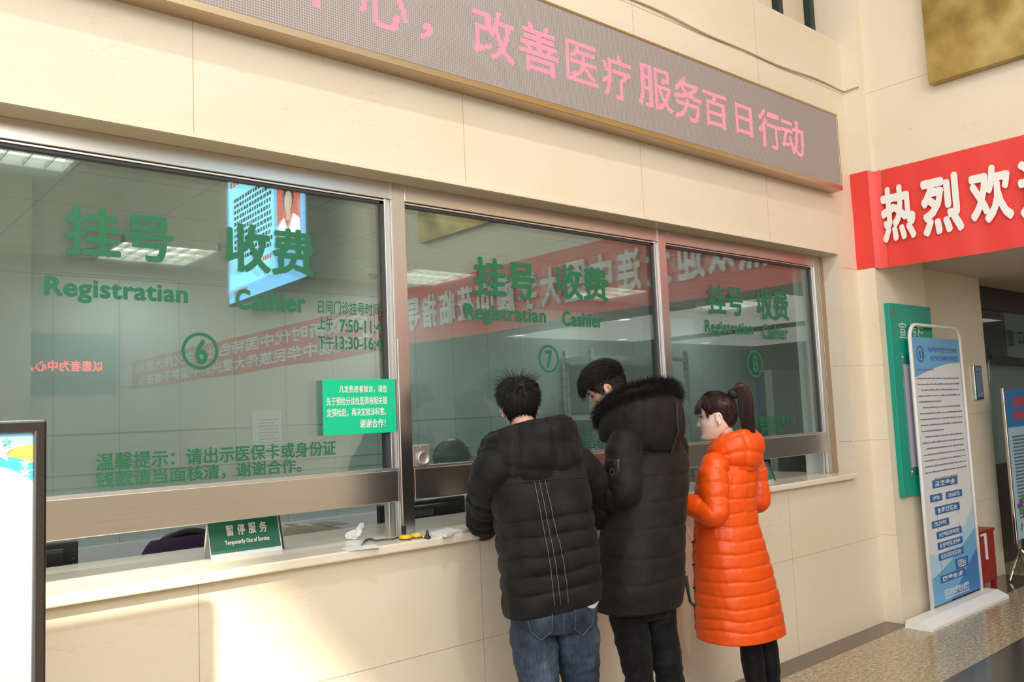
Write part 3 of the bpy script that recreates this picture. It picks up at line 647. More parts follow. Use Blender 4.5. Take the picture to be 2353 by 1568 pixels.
o = flat_sheet('paper_sheet', ((785, 1262), (800, 1267), (876, 1258), (862, 1253), (820, 1255)), 'loose white slip of paper under the chained pen', 'paper')
nb = thing('notepad', atz(1025, 1230, WB), 'white notepad lying on the counter left of the man in the black hooded jacket', 'notepad')
P = [atz(*q, WB) for q in ((990, 1230), (1026, 1235), (1064, 1224), (1029, 1219))]; m = MB(); m.prism(P, (0, 0, .011)); m.build('pages', PAPER, nb)
m = MB(); m.prism([p+Vector((0, 0, .0111)) + (sum(P, Vector())/4-p)*.06 for p in P], (0, 0, .0006)); m.build('cover_sheet', mat('top_sheet', (.80, .80, .86), .6), nb)
# crumpled tissue
random.seed(4); bm = bmesh.new(); bmesh.ops.create_icosphere(bm, subdivisions=4, radius=1)
c = atz(812, 1240, WB)
for v in bm.verts:
    q = v.co.copy(); n1 = noise.noise(q*1.8)*.5 + abs(noise.noise(q*4.2))*.5
    r = .030*(.75+.7*n1); v.co = Vector((q.x*r*1.25, q.y*r*.9, max(-.018, q.z*r*.75)))
    if q.x > .45 and q.z > .1: v.co += Vector((.024*(q.x-.45)*2, 0, .055*(q.x-.45)*2*(q.z+.3)))
    v.co += c + Vector((0, 0, .020))
me = bpy.data.meshes.new('tissue'); bm.to_mesh(me); bm.free(); me.materials.append(PAPER); o = bpy.data.objects.new('crumpled_tissue', me); COL.objects.link(o); tag(o, 'crumpled white tissue on the marble counter left of the mullion', 'tissue')
# pen with ball chain on two yellow discs
pen = thing('counter_pen', atz(940, 1240, WB), 'chained counter pen with a silver tip lying left of its yellow bases', 'pen')
a, b = atz(829, 1257, WB), atz(842, 1245, WB); m = MB(); m.tube([a+Vector((0, 0, .005)), (a*.7+b*.3)+Vector((0, 0, .006)), b+Vector((0, 0, .008))], [.0012, .0045, .0048], 10); m.build('barrel', STEELP, pen)
pts = [atz(*q, WB)+Vector((0, 0, .006)) for q in ((842, 1245), (850, 1242), (864, 1246), (880, 1244), (900, 1243), (915, 1239), (926, 1238))]
P = []
for i in range(len(pts)-1):
    for k in range(9): P.append(pts[i].lerp(pts[i+1], k/9))
m = MB()
for i, p in enumerate(P):
    if i < 14: m.ell(p, (.006, .006, .0045), 8, 5)
    else: m.ell(p, (.0042, .0042, .0040), 8, 5)
m.build('chain', mat('dark_chain', (.10, .09, .085), .35, .5), pen)
YEL = mat('yellow_plastic', (.85, .55, .015), .35)
for i, (px, py) in enumerate(((932, 1240), (957, 1236))):
    p = atz(px, py, WB); t = thing('pen_holder', p, ['yellow round pen base at the foot of the mullion', 'yellow round pen base beside the black pen socket'][i], 'pen holder', 'yellow pen bases')
    m = MB(); m.lathe([(.001, .0), (.026, 0), (.026, .004), (.001, .004)], p, 28); m.build('foot', BLACK, t)
    m = MB(); m.lathe([(.001, .004), (.026, .004), (.0275, .010), (.024, .016), (.014, .0185), (.001, .019)], p, 28); m.build('cap', YEL, t)
p = atz(982, 1238, WB); t = thing('pen_socket', p, 'small black pen socket right of the yellow bases', 'pen holder'); m = MB(); m.lathe([(.001, 0), (.014, 0), (.015, .006), (.008, .012), (.005, .03), (.0055, .034), (.001, .034)], p, 18); m.build('body', BLACK, t); m = MB(); m.tube([p+Vector((-.022, 0, .008)), p+Vector((-.008, 0, .012))], .004, 8); m.build('connector', STEELP, t)
# intercom plate on window seven
c = aty(971, 1049, FY-.004); t = thing('intercom', c, 'square steel intercom plate with a round speaker on the middle window', 'intercom'); h = .046
m = MB(); m.bbox((c.x-h, FY+.004, c.z-h*1.1), (c.x+h, FY+.016, c.z+h*1.1), .003); m.build('plate', SATIN, t)
m = MB(); m.lathe([(.030, 0), (.030, -.010), (.026, -.013), (.024, -.010), (.001, -.010)], (c.x+.006, FY+.004, c.z-.008), 28, axis='y'); m.build('speaker_ring', SATIN, t)
m = MB()
for i in range(-4, 5):
    for k in range(-4, 5):
        if i*i+k*k < 17: m.ell((c.x+.006+.005*i, FY-.0065, c.z-.008+.005*k), (.0014, .0008, .0014), 6, 4)
m.build('speaker_holes', mat('pinkish_mesh', (.35, .22, .2), .5), t)
m = MB(); m.lathe([(.001, 0), (.004, 0), (.004, -.002), (.001, -.002)], (c.x, FY+.004, c.z+.04), 10, axis='y'); m.build('screw', STEELP, t)
m = MB(); m.tube([(c.x-.03, FY+.008, c.z-.05), (c.x-.04, FY+.006, c.z-.062), (M1[1]+.01, FY+.004, c.z-.068)], .0022, 6); m.build('wire', WHITE, t)
# white wire down the mullion
a, b = aty(915, 1055, FY-.007), aty(925, 1222, FY-.007)
m = MB(); m.tube([(M1[0]+.006, FY-.008, 1.9), (M1[0]+.006, FY-.008, WB+.03)], .0025, 6); w_ = m.build('speaker_wire', mat('white_wire', (.8, .76, .68), .5))
tag(w_, 'thin pale wire running down the edge of the first mullion', 'wire')
m = MB(); m.bbox((M1[0]-.002, FY-.018, WB), (M1[0]+.016, FY-.006, WB+.045), .003); tag(m.build('wire_plug', BLACK), 'small black wire plug at the foot of the first mullion', 'plug')

# ================================================================== DISPLAY STANDS
SY = -.60
t = thing('display_stand', (.1, SY, 0), 'chrome framed display board with a white, blue and yellow poster at the left edge', 'display stand')
xr, zt = aty(105, 966, SY).x, aty(104, 966, SY).z; xl = xr-.92; fw = .030
CHROME = mat('worn_chrome', (.15, .15, .16), .22, 1, bump=.06, bscale=25)
def frame_bar(a, b): m = MB(); m.bbox(a, b, .006); m.build('frame_bar', CHROME, t)
frame_bar((xr-fw, SY-.016, .06), (xr, SY+.016, zt)); frame_bar((xl, SY-.016, .06), (xl+fw, SY+.016, zt)); frame_bar((xl, SY-.0162, zt-fw), (xr, SY+.0162, zt+.001)); frame_bar((xl+fw, SY-.016, .30), (xr-fw, SY+.016, .33))
for x in (xr-fw/2, xl+fw/2):
    m = MB(); m.bbox((x-.02, SY-.24, 0), (x+.02, SY+.20, .06), .006); m.build('foot', CHROME, t)
m = MB(); m.box((xl+fw, SY-.004, .33), (xr-fw, SY+.004, zt-fw)); m.build('poster', mat('poster_white', (.88, .88, .90), .25), t)
PY = SY-.0052
def pp(x, y, off=0): return aty(x, y, PY-off)
m = MB(); XE = xr-fw
def edge(y): p = aty(79, y, PY); return Vector((XE, PY, p.z))
tl = Vector((xl+fw, PY, zt-fw)); tr = Vector((XE, PY, zt-fw))
m.add([tl, tr, edge(1022), pp(8, 1030), Vector((xl+fw, PY, pp(0, 1036).z))], [(0, 1, 2, 3, 4)], 0)
m.add([p+Vector((0, -.0006, 0)) for p in (pp(4, 1034), edge(1021), edge(1064), pp(8, 1047))], [(0, 1, 2, 3)], 1)
cy = [pp(8, 1048), pp(40, 1053), edge(1065), edge(1106), pp(55, 1091), pp(25, 1078), pp(0, 1072), pp(-60, 1070), pp(-60, 1060), pp(-10, 1052)]
m.add([p+Vector((0, -.0010, 0)) for p in cy], [tuple(range(len(cy)))], 2)
def star(c, r, mi, off):
    P = [c+Vector((math.sin(a)*q, -off, math.cos(a)*q)) for a, q in ((k*math.pi/5, r if k % 2 == 0 else r*.42) for k in range(10))]; m.add(P, [tuple(range(10))], mi)
star(pp(57, 1065), .014, 3, .0016); star(pp(58, 1085), .015, 3, .0020); star(pp(13, 1016), .013, 4, .0024); star(pp(2, 1040), .028, 3, .0028)
m.build('poster_artwork', [mat('poster_sky', (.30, .66, .92), .4), mat('poster_yellow', (.90, .62, .10), .4), mat('poster_cyan', (.06, .60, .90), .4), mat('poster_star', (.90, .92, .95), .4), mat('poster_green', (.15, .70, .35), .4)], t)

# white door-frame banner stand by the corridor
S1 = -.21
t = thing('banner_stand', (6.75, S1, 0), 'white tubular banner stand with a blue and white poster beside the green board', 'banner stand')
xa, xb = aty(2141, 1405, S1).x+.012, aty(2257, 1352, S1).x-.012; ztop = aty(2150, 747, S1).z-.012; rc = .11
pts = [(xa, S1, .05), (xa, S1, 1.0), (xa, S1, ztop-rc)] + [(xa+rc-rc*math.cos(q), S1, ztop-rc+rc*math.sin(q)) for q in np.linspace(.15, math.pi/2, 7)]
pts += [(xb-rc+rc*math.sin(q), S1, ztop-rc+rc*math.cos(q)) for q in np.linspace(0, math.pi/2-.15, 7)] + [(xb, S1, ztop-rc), (xb, S1, 1.0), (xb, S1, .05)]
m = MB(); m.tube(pts, .0135, 12); m.build('tube_frame', WHITE, t)
m = MB(); prof = [(-.155, 0), (-.155, .018), (-.145, .024), (-.085, .052), (-.075, .056), (.012, .056), (.020, .052), (.028, .02), (.028, 0)]
xl0, xr0 = aty(2092, 1414, S1-.0).x-.03, aty(2300, 1362, S1-.1).x
m.prism([(xl0, S1+y, z) for y, z in prof], (xr0-xl0, 0, 0)); m.build('base', WHITE, t)
PT = S1-.002; xs, xe, zb_, zt_ = aty(2097, 1000, PT).x, aty(2196, 900, PT).x, .075, aty(2140, 777, PT).z
xs = xa+.035; xe = xb-.035
m = MB(); m.box((xs, PT, zb_), (xe, PT+.003, zt_)); m.build('poster', mat('poster_offwhite', (.78, .78, .82), .5), t)
PW, PH = xe-xs, zt_-zb_
def q2(u, v, off=.0008): return Vector((xs+PW*u, PT-off, zb_+PH*v))
PB = [mat('poster_mid_blue', (.16, .42, .72), .5), mat('poster_deep_blue', (.05, .20, .52), .5), mat('poster_box_blue', (.035, .15, .42), .5), mat('poster_pale_blue', (.45, .68, .85), .5), mat('poster_ink', (.16, .17, .24), .6), TXT]
def prect(mb, u0, v0, u1, v1, mi, off=.0012): mb.add([q2(u0, v0, off), q2(u1, v0, off), q2(u1, v1, off), q2(u0, v1, off)], [(0, 1, 2, 3)], mi)
m = MB()
top = [q2(0, 1), q2(0, .845)] + [q2(u, .845+.055*math.sin(u*math.pi*.52)*1.0+.005*u) for u in np.linspace(.08, 1, 12)] + [q2(1, 1)]
m.add(top, [tuple(range(len(top)))], 0)
lowp = [q2(1, 0), q2(1, .33)] + [q2(u, .33*u**1.6+.0+.19*(1-u)) for u in np.linspace(.92, 0, 12)] + [q2(0, 0)]
m.add([p+Vector((0, .0003, 0)) for p in lowp], [tuple(range(len(lowp)))], 3)
low2 = [q2(1, 0), q2(1, .24)] + [q2(u, .10+.14*u**1.3) for u in np.linspace(.9, 0, 12)] + [q2(0, 0)]
m.add([p+Vector((0, -.0003, 0)) for p in low2], [tuple(range(len(low2)))], 0)
m.add([q2(.35, 0, .0014), q2(1, 0, .0014), q2(1, .16, .0014)], [(0, 1, 2)], 1); m.build('poster_artwork', PB, t)
m = MB()   # emblem: open ring with a bar
cxe = q2(.14, .935, .0016); ring(m, Vector((cxe.x, 0, cxe.z)), .062, .013, cxe.y); put_text(m, 'S', q2(.11, .917, .0016), (1, 0, 0), (0, 0, 1), .032, .06, bold=.05); m.box(q2(.175, .915, .0016)-Vector((0, .0003, 0)), q2(.195, .955, .0016)); m.build('emblem', PB[2], t)
m = MB()
random.seed(8)
def pseudo(mb, u0, v0, w_, h, mi, off):     # blurred print: a little cluster of strokes per character
    t_ = .13
    for q in random.sample((0, .3, .58, .86), 3): prect(mb, u0, v0+h*q, u0+w_, v0+h*(q+t_), mi, off)
    for q in random.sample((.05, .42, .80), 2): prect(mb, u0+w_*q, v0+h*random.choice((0, .3)), u0+w_*(q+.15), v0+h, mi, off+.0001)
def textbar(u0, u1, v, h, mi, n):
    for k in range(n):
        a = u0+(u1-u0)*k/n; w_ = (u1-u0)/n*.80
        if h > .011: pseudo(m, a, v, w_, h, mi, .0018)
        else: prect(m, a, v+h*.15, a+w_, v+h*(.5+.35*random.random()), mi, .0018)
textbar(.30, .95, .945, .017, 2, 14); textbar(.34, .95, .912, .017, 2, 12); textbar(.06, .40, .872, .008, 4, 10)
for k in range(17):
    v = .838-.0222*k
    if k in (2, 5, 10, 12): textbar(.10, .92, v, .008, 4, 28)
    else: textbar(.03 if k != 4 else .03, .94 if k not in (4, 9) else .5, v, .008, 4, 30)
textbar(.22, .72, .448, .014, 4, 9); m.build('printed_text', PB, t)
m = MB(); boxes = [(.16, .70, .395, .425, 4), (.09, .34, .345, .372, 4), (.42, .78, .345, .372, 7), (.17, .70, .295, .325, 5), (.08, .44, .248, .275, 6), (.16, .70, .205, .232, 9), (.16, .70, .165, .192, 8), (.16, .70, .125, .152, 9), (.50, .78, .072, .112, 5), (.16, .70, .022+.02, .05+.02, 4)]
for u0, u1, v0, v1, n in boxes:
    v0 += .03; v1 += .03
    if u0 == .50: v0 += .0
    prect(m, u0, v0, u1, v1, 2, .0018)
    for k in range(n):
        a = u0+.05+(u1-u0-.10)*k/n; pseudo(m, a, v0+.006, (u1-u0-.10)/n*.82, v1-v0-.012, 5, .0024)
for u in (.20, .66):
    for k in range(5): prect(m, u, .43-.055*k-.010, u+.006, .43-.055*k+.012, 4, .0016)
prect(m, .20, .09, .206, .16, 4, .0016)
for v, h in ((.052-.03, .022), (.005+.004, .008)): 
    for k in range(12): pseudo(m, .22+.045*k, v, .036, h, 5, .0024)
m.build('flow_chart', PB, t)

# green notice board on the pilaster
gx0 = aty(2030, 695, -.13).x; gy = -.168; gx1 = 6.775; gz1, gz0 = 2.245, .862
t = thing('notice_board', (6.45, -.15, gz0), 'teal green notice board on the end pilaster behind the banner stand', 'notice board')
m = MB(); m.bbox((gx0, gy, gz0), (gx1, -.13, gz1), .004); m.build('board', mat('teal_board', (.0, .32, .235), .4), t)
m = MB()
for ch, a, b, T, B in (('宣', 2066, 2083, 740, 777), ('传', 2090, 2106, 742, 779), ('栏', 2108, 2122, 744, 781)): px_text(m, ch, (a, 760), (b, 760), (a+8, T), (a+8, B), gy-.001, bold=.0)
m.build('lettering', mat('pale_lettering', (.75, .76, .62), .5), t)
m = MB(); c = aty(2051, 718, gy-.001); ring(m, c, .042, .009, gy-.001); m.ell(c, (.014, .001, .022), 10, 6); m.build('emblem', mat('dull_gold', (.20, .20, .10), .5), t)
m = MB(); hx0 = aty(2072, 830, gy-.012).x; hz1, hz0 = aty(2072, 812, gy-.012).z, aty(2096, 1095, gy-.012).z
m.box((hx0, gy-.012, hz0), (hx0+.50, gy-.008, hz1)); m.build('acrylic_holder', ACRYL, t)
m = MB(); m.box((hx0+.035, gy-.006, hz0+.06), (hx0+.46, gy-.004, hz1-.08)); m.build('notice_sheet', mat('pale_violet_paper', (.66, .60, .74), .6), t)
m = MB()
for z in (hz1-.03, hz0+.03):
    for x in (hx0+.02, hx0+.48): m.lathe([(.001, 0), (.009, 0), (.009, -.018), (.001, -.018)], (x, gy, z), 12, axis='y')
m.build('standoff', STEELP, t)

# framed notice on the corridor wall
a, b = aty(2232, 841, -.004), aty(2262, 918, -.004); t = thing('wall_frame', ((a.x+b.x)/2, -.01, b.z), 'small chrome framed blue notice on the corridor wall', 'frame')
m = MB(); m.bbox((a.x, -.022, b.z), (a.x+.17, 0, a.z), .003); m.build('frame', STEELP, t)
m = MB(); m.box((a.x+.03, -.0235, b.z+.02), (a.x+.15, -.0222, a.z-.015)); m.build('notice', mat('notice_blue', (.12, .30, .48), .5), t)
m = MB(); m.box((a.x+.05, -.0242, a.z-.06), (a.x+.13, -.0237, a.z-.045)); 
for k in range(8): m.box((a.x+.045, -.0242, a.z-.09-.02*k), (a.x+.135, -.0237, a.z-.084-.02*k))
m.build('printed_text', mat('dull_red_ink', (.35, .10, .10), .6), t)

# red box
rx0 = 7.42; t = thing('red_box', (rx0+.2, -.2, 0), 'red metal box with a white strap on short legs behind the banner stand', 'box')
RB = mat('red_metal', (.30, .018, .018), .4)
rx1 = aty(2287, 1260, -.17).x-.01
rx0 = rx1-.30
m = MB(); m.bbox((rx0, -.172, .07), (rx1, -.02, .455), .006); m.bbox((rx0-.012, -.178, .455), (rx1+.012, -.012, .48), .005); m.build('body', RB, t)
m = MB(); m.obox(((rx0+rx1)/2, -.1735, .25), Vector((.8, 0, .6)), Vector((0, 1, 0)), Vector((-.6, 0, .8)), .13, .002, .008); m.build('brace', RB, t)
for x in (rx0+.03, rx1-.03):
    for y in (-.15, -.045):
        m = MB(); m.prism([(x-.018, y-.018, .07), (x+.018, y-.018, .07), (x+.018, y+.018, .07), (x-.018, y+.018, .07)], (0, 0, -.07)); m.build('leg', RB, t)
m = MB(); m.box((rx1-.20, -.178, .25), (rx1-.165, -.172, .455)); m.box((rx1-.27, -.1775, .44), (rx1-.2005, -.172, .457)); m.build('strap', WHITE, t)

# second poster stand on a tripod at the right edge
S2 = -.18; t = thing('poster_stand', (8.3, S2, 0), 'tripod poster stand with a blue poster at the right edge', 'poster stand')
px0 = aty(2305, 900, S2).x; zt2, zb2 = aty(2306, 895, S2).z, aty(2335, 1243, S2).z; xp = aty(2334, 1290, S2).x-.0
m = MB(); m.box((px0, S2-.004, zb2), (px0+.62, S2+.004, zt2)); m.build('panel', mat('stand_poster_pale', (.42, .62, .74), .5), t)
m = MB(); m.box((px0+.02, S2-.0055, zt2-.33), (px0+.62, S2-.0045, zt2)); m.build('poster_heading', mat('stand_poster_blue', (.03, .20, .50), .5), t)
m = MB()
for k in range(2):
    for j in range(4): m.box((px0+.18+.11*j, S2-.007, zt2-.15-.12*k), (px0+.27+.11*j, S2-.006, zt2-.07-.12*k))
m.build('heading_text', mat('stand_red_ink', (.55, .06, .06), .5), t)
m = MB()
for k in range(24):
    for j in range(9): m.box((px0+.10+.055*j, S2-.0065, zt2-.42-.030*k), (px0+.145+.055*j, S2-.0055, zt2-.405-.030*k))
m.build('printed_text', mat('stand_ink', (.10, .16, .22), .6), t)
m = MB(); random.seed(3)
for k in range(26): m.ell((px0+.08+random.random()*.5, S2-.006, zb2+.06+random.random()*.28), (.018+.02*random.random(), .001, .02+.02*random.random()), 8, 5, random.choice((0, 1, 2)))
m.build('poster_flowers', [mat('flower_white', (.75, .78, .72), .6), mat('flower_green', (.10, .28, .10), .6), mat('flower_purple', (.25, .04, .25), .6)], t)
m = MB(); m.bbox((px0-.03, S2-.012, zb2-.03), (px0, S2+.012, zt2+.01), .004); m.build('side_rail', STEELP, t)
m = MB(); m.tube([(px0+.10, S2+.02, .16), (px0+.10, S2+.02, 1.0)], .016, 12); m.build('post', STEELP, t)
for ang in (math.pi*1.02, math.pi*1.72, .5):
    m = MB(); m.tube([(px0+.10, S2+.02, .24), (px0+.10+.30*math.cos(ang), S2+.02+.12*math.sin(ang), .012)], [.011, .010], 10); m.build('leg', STEELP, t)

# dark glazed counter front further along the corridor
gyy = .17; o = bpy.data.objects.new('window_6', None); COL.objects.link(o); o.location = (10, gyy, 0); struct(o)
m = MB(); m.box((8.24, gyy, 2.38), (14, gyy+.06, COR_Z+.0)); m.box((8.24, gyy, 0), (14, gyy+.06, .9)); m.build('frame', mat('dark_brown_frame', (.045, .035, .03), .4), o)
m = MB(); m.box((8.30, gyy+.02, .9), (14, gyy+.03, 2.38)); m.build('pane', GLASS, o)
m = MB(); d = aty(2300, 700, gyy+.10); m.box((8.24, gyy+.08, 1.86), (d.x, gyy+.12, 2.40)); m.build('dark_panel', BLACKM, o)
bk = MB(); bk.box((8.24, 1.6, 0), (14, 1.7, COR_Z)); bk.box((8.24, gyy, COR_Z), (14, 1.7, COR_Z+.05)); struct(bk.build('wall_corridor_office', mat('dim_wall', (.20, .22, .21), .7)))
m = MB(); a = aty(2262, 790, gyy+.14); m.box((8.4, gyy+.13, a.z-.14), (14, gyy+.15, a.z)); m.build('blue_strip', mat('teal_strip', (.07, .13, .16), .5), o)
m = MB(); b = aty(2306, 690, gyy+.16); m.box((b.x, gyy+.16, 1.75), (14, gyy+.18, 2.36)); m.build('pale_sign', mat('pale_sign', (.36, .39, .38), .6), o)
m = MB()
for ch, a_, b_, T, B in (('窗', 2316, 2330, 756, 797), ('口', 2341, 2352, 763, 792)): px_text(m, ch, (a_, 775), (b_, 775), (a_+4, T), (a_+4, B), gyy+.015, bold=.03)
m.build('lettering', mat('dark_green_letters', (.02, .07, .04), .6), o)
m = MB()
for k in range(10): 
    a = aty(2278+9.5*k, 826+1*k, gyy+.015); m.box((a.x, gyy+.012, a.z-.045), (a.x+.10, gyy+.015, a.z+.045))
m.build('small_lettering', mat('dark_letters', (.03, .04, .04), .6), o)
m = MB(); c0 = aty(2285, 815, gyy-.12); m.lathe([(.03, 0), (.03, .9), (.028, .95), (.001, .97)], (c0.x, gyy-.06, .95), 16); tag(m.build('clear_tube_post', ACRYL), 'clear cylindrical post standing before the dark glazed counter', 'post')
# corridor down lights
DL = mat('downlight_glow', (.9, .9, .9), .5, emit=(1, .97, .9), estr=6)
k = 0
for x in (7.4, 9.4, 11.4):
    for y in (-1.2, -3.2, -5.0):
        t = thing('ceiling_light', (x, y, COR_Z), 'round downlight in the corridor ceiling, glimpsed only as a reflection', 'ceiling light', 'corridor downlights'); k += 1
        m = MB(); m.lathe([(.075, 0), (.085, -.006), (.075, -.008), (.068, -.004)], (x, y, COR_Z), 24, cap=False); m.build('trim_ring', WHITE, t)
        m = MB(); m.lathe([(.001, -.003), (.068, -.003), (.068, -.001), (.001, -.001)], (x, y, COR_Z), 24); m.build('diffuser', DL, t)
for x, e in ((8.4, 26), (11.5, 20)):
    d = bpy.data.lights.new('corridor_lamp', 'AREA'); d.shape = 'RECTANGLE'; d.size = 2.5; d.size_y = 4; d.energy = e; d.color = (1, .94, .85)
    o = bpy.data.objects.new('corridor_lamp', d); COL.objects.link(o); o.location = (x, -3, COR_Z-.03)
# ================================================================== PEOPLE
def yawv(d): a = R(d); return Vector((math.sin(a), math.cos(a), 0)), Vector((math.cos(a), -math.sin(a), 0))
def crom(xs, ys, x):
    xs, ys = np.array(xs, float), np.array(ys, float); n = len(xs); i = int(min(max(np.searchsorted(xs, x)-1, 0), n-2))
    h = xs[i+1]-xs[i]; t = min(1, max(0, (x-xs[i])/h))
    def sl(k):
        if k == 0: return (ys[1]-ys[0])/(xs[1]-xs[0])
        if k == n-1: return (ys[-1]-ys[-2])/(xs[-1]-xs[-2])
        return (ys[k+1]-ys[k-1])/(xs[k+1]-xs[k-1])
    m0, m1 = sl(i)*h, sl(i+1)*h
    return (2*t**3-3*t*t+1)*ys[i]+(t**3-2*t*t+t)*m0+(-2*t**3+3*t*t)*ys[i+1]+(t**3-t*t)*m1
def path(pts, n):     # smooth resample of 3D points
    d = [0]
    for a, b in zip(pts, pts[1:]): d.append(d[-1]+(Vector(b)-Vector(a)).length)
    return [Vector([crom(d, [p[k] for p in pts], s) for k in range(3)]) for s in np.linspace(0, d[-1], n)], d
class Torso:
    """garment trunk: rings around a leaning spine; ang 0 = back centre, + toward the wearer's right"""
    def __init__(s, levels, yaw, n=2.3, seams=(), amp=.010, sw=.010, wr=.003, seed=0, pucker=.004, tilt=(0, 0)):
        s.tilt = tilt; s.z = [l[0].z for l in levels]; o = np.argsort(s.z); s.L = [levels[i] for i in o]; s.z = [l[0].z for l in s.L]
        s.f, s.r = yawv(yaw); s.n = n; s.seams = seams; s.amp = amp; s.sw = sw; s.wr = wr; s.seed = seed; s.pk = pucker
    def pt(s, z, ang, off=0):
        c = Vector((crom(s.z, [l[0].x for l in s.L], z), crom(s.z, [l[0].y for l in s.L], z), z)); a = crom(s.z, [l[1] for l in s.L], z); b = crom(s.z, [l[2] for l in s.L], z)
        ca, sa = math.cos(ang), math.sin(ang); p = 2/s.n
        dv = -s.f*(b*abs(ca)**p*math.copysign(1, ca)) + s.r*(a*abs(sa)**p*math.copysign(1, sa))
        dn = (-s.f*(ca*a) + s.r*(sa*b)).normalized(); e = off
        if s.seams is not None and len(s.seams):
            d = min(abs(z+.012*noise.noise(Vector((ang*1.3, q*9, s.seed)))*1.0-q) for q in s.seams)
            e += s.amp*(1-math.exp(-d/s.sw)) - s.amp*.6
            e += s.pk*noise.noise(Vector((ang*9, z*14, s.seed+7)))*math.exp(-d/.018)
        e += s.wr*noise.noise(Vector((c.x*3+ang*2.2, z*9, s.seed))) + s.wr*.6*noise.noise(Vector((ang*6, z*26, s.seed+3)))
        tl = s.tilt[0]+(s.tilt[1]-s.tilt[0])*min(1, max(0, (z-s.z[0])/(s.z[-1]-s.z[0])))
        return c + dv + dn*e + Vector((0, 0, tl*dv.dot(s.r)))
    def grid(s, mb, z0, z1, nr=150, nc=96, mi=0, capb=True):
        rows = [[s.pt(z, 2*math.pi*k/nc) for k in range(nc)] for z in np.linspace(z0, z1, nr)]
        # inner hem so the edge has thickness
        rows = [[s.pt(z0+.02, 2*math.pi*k/nc, -.02) for k in range(nc)], [s.pt(z0-.004, 2*math.pi*k/nc, -.010) for k in range(nc)]] + rows
        mb.grid(rows, True, False, mi); return mb
def sleeve(mb, pts, rad, seams=0, amp=.007, wr=.004, seed=0, n=90, nc=36, mi=0, folds=()):
    P, d = path(pts, n); L = d[-1]; rows = []; prev = None
    for i, p in enumerate(P):
        s = L*i/(n-1); t = (P[min(i+1, n-1)]-P[max(i-1, 0)]).normalized()
        a = t.orthogonal().normalized() if prev is None else (prev-t*prev.dot(t)).normalized(); prev = a; b = t.cross(a); r = crom(d, rad, s)
        if seams: ph = (s/seams) % 1; r += amp*(1-math.exp(-min(ph, 1-ph)*seams/.009)) - amp*.5
        row = []
        for k in range(nc):
            q = 2*math.pi*k/nc; dv = a*math.cos(q)+b*math.sin(q); pp_ = p+dv*r
            e = wr*noise.noise(Vector((pp_.x*10, pp_.y*10, pp_.z*16+seed))) + wr*.7*noise.noise(Vector((pp_.x*24, pp_.y*24, pp_.z*40+seed)))
            for f0, fw_, fa in folds: e -= fa*math.exp(-((s-f0*L+.02*math.cos(q*1+seed))/fw_)**2)
            row.append(pp_+dv*e)
        rows.append(row)
    mb.grid(rows, True, True, mi); return mb

# ---- head ---------------------------------------------------------------
HZ_ = [-.120, -.113, -.10, -.085, -.07, -.055, -.03, 0, .02, .05, .08, .10, .114, .120]
HW = [.010, .030, .043, .053, .059, .063, .068, .072, .0745, .0755, .067, .050, .025, .001]
HF = [.050, .074, .081, .078, .079, .079, .079, .078, .085, .085, .069, .046, .018, .001]
HB = [-.02, -.005, .012, .035, .055, .070, .084, .093, .098, .098, .083, .058, .024, .001]
def head_pt(z, th, off=0.0, fem=False):
    """th 0 = face centre, +pi/2 = the person's right side; local x right, y forward, z up"""
    w, f, b = crom(HZ_, HW, z), crom(HZ_, HF, z), crom(HZ_, HB, z)
    if fem and z < -.04: w *= 1-.10*min(1, (-.04-z)/.05)
    c, s = math.cos(th), math.sin(th); p = 2/2.25
    x = w*abs(s)**p*math.copysign(1, s); y = (f if c >= 0 else b)*abs(c)**p*math.copysign(1, c)
    if c > 0:
        g = lambda u, v, su, sv: math.exp(-((x-u)/su)**2-((z-v)/sv)**2)
        nz = crom([-.13, -.056, -.051, -.045, -.037, -.028, -.012, .006, .018, .13], [0, 0, .004, .014, .0205, .017, .0095, .004, 0, 0], z)
        sg = crom([-.13, -.045, -.036, -.02, .01, .13], [.013, .013, .0115, .008, .007, .007], z)
        y += nz*math.exp(-(x/sg)**2)
        y += .0055*g(0, -.0645, .017, .0045) + .0060*g(0, -.0755, .015, .0050) - .0015*g(0, -.0695, .02, .002) - .002*g(0, -.085, .02, .006) + .003*g(0, -.103, .016, .010)
        for sd in (-1, 1):
            y += -.0085*g(sd*.031, -.001, .0145, .0095) + .0025*g(sd*.030, .017, .018, .005) + .003*g(sd*.043, -.032, .018, .018)
    v = Vector((x, y, z))
    if off:
        nrm = Vector((x/(w*w+1e-5), y/((f if c >= 0 else b)**2+1e-5), (z-.02)/.0095)); nrm.normalize(); v += nrm*off
    return v
def head_rows(M, fem=False, nz=88, nt=96):
    zs = [-.1195+.239*(.5-.5*math.cos(math.pi*(.02+.98*i/nz))) for i in range(nz+1)]
    return [[M @ head_pt(min(z, .1195), 2*math.pi*k/nt, 0, fem) for k in range(nt)] for z in zs]
def head_matrix(c, yaw, pitch, roll, sc=1.0):
    return Matrix.Translation(c) @ Matrix.Rotation(R(-yaw), 4, 'Z') @ Matrix.Rotation(R(-pitch), 4, 'X') @ Matrix.Rotation(R(roll), 4, 'Y') @ Matrix.Scale(sc, 4)
def skin_mat(name, col, ruddy):
    m, nt, b = nodes(name)
    nt.links.new(ramp(nt, noise_tex(nt, 22, 4), [(.35, col), (.7, ruddy)]), b.inputs['Base Color'])
    b.inputs['Roughness'].default_value = .5; b.inputs['Subsurface Weight'].default_value = .12; b.inputs['Subsurface Radius'].default_value = (.010, .004, .002); b.inputs['Subsurface Scale'].default_value = .6
    MATS[name] = m; return m
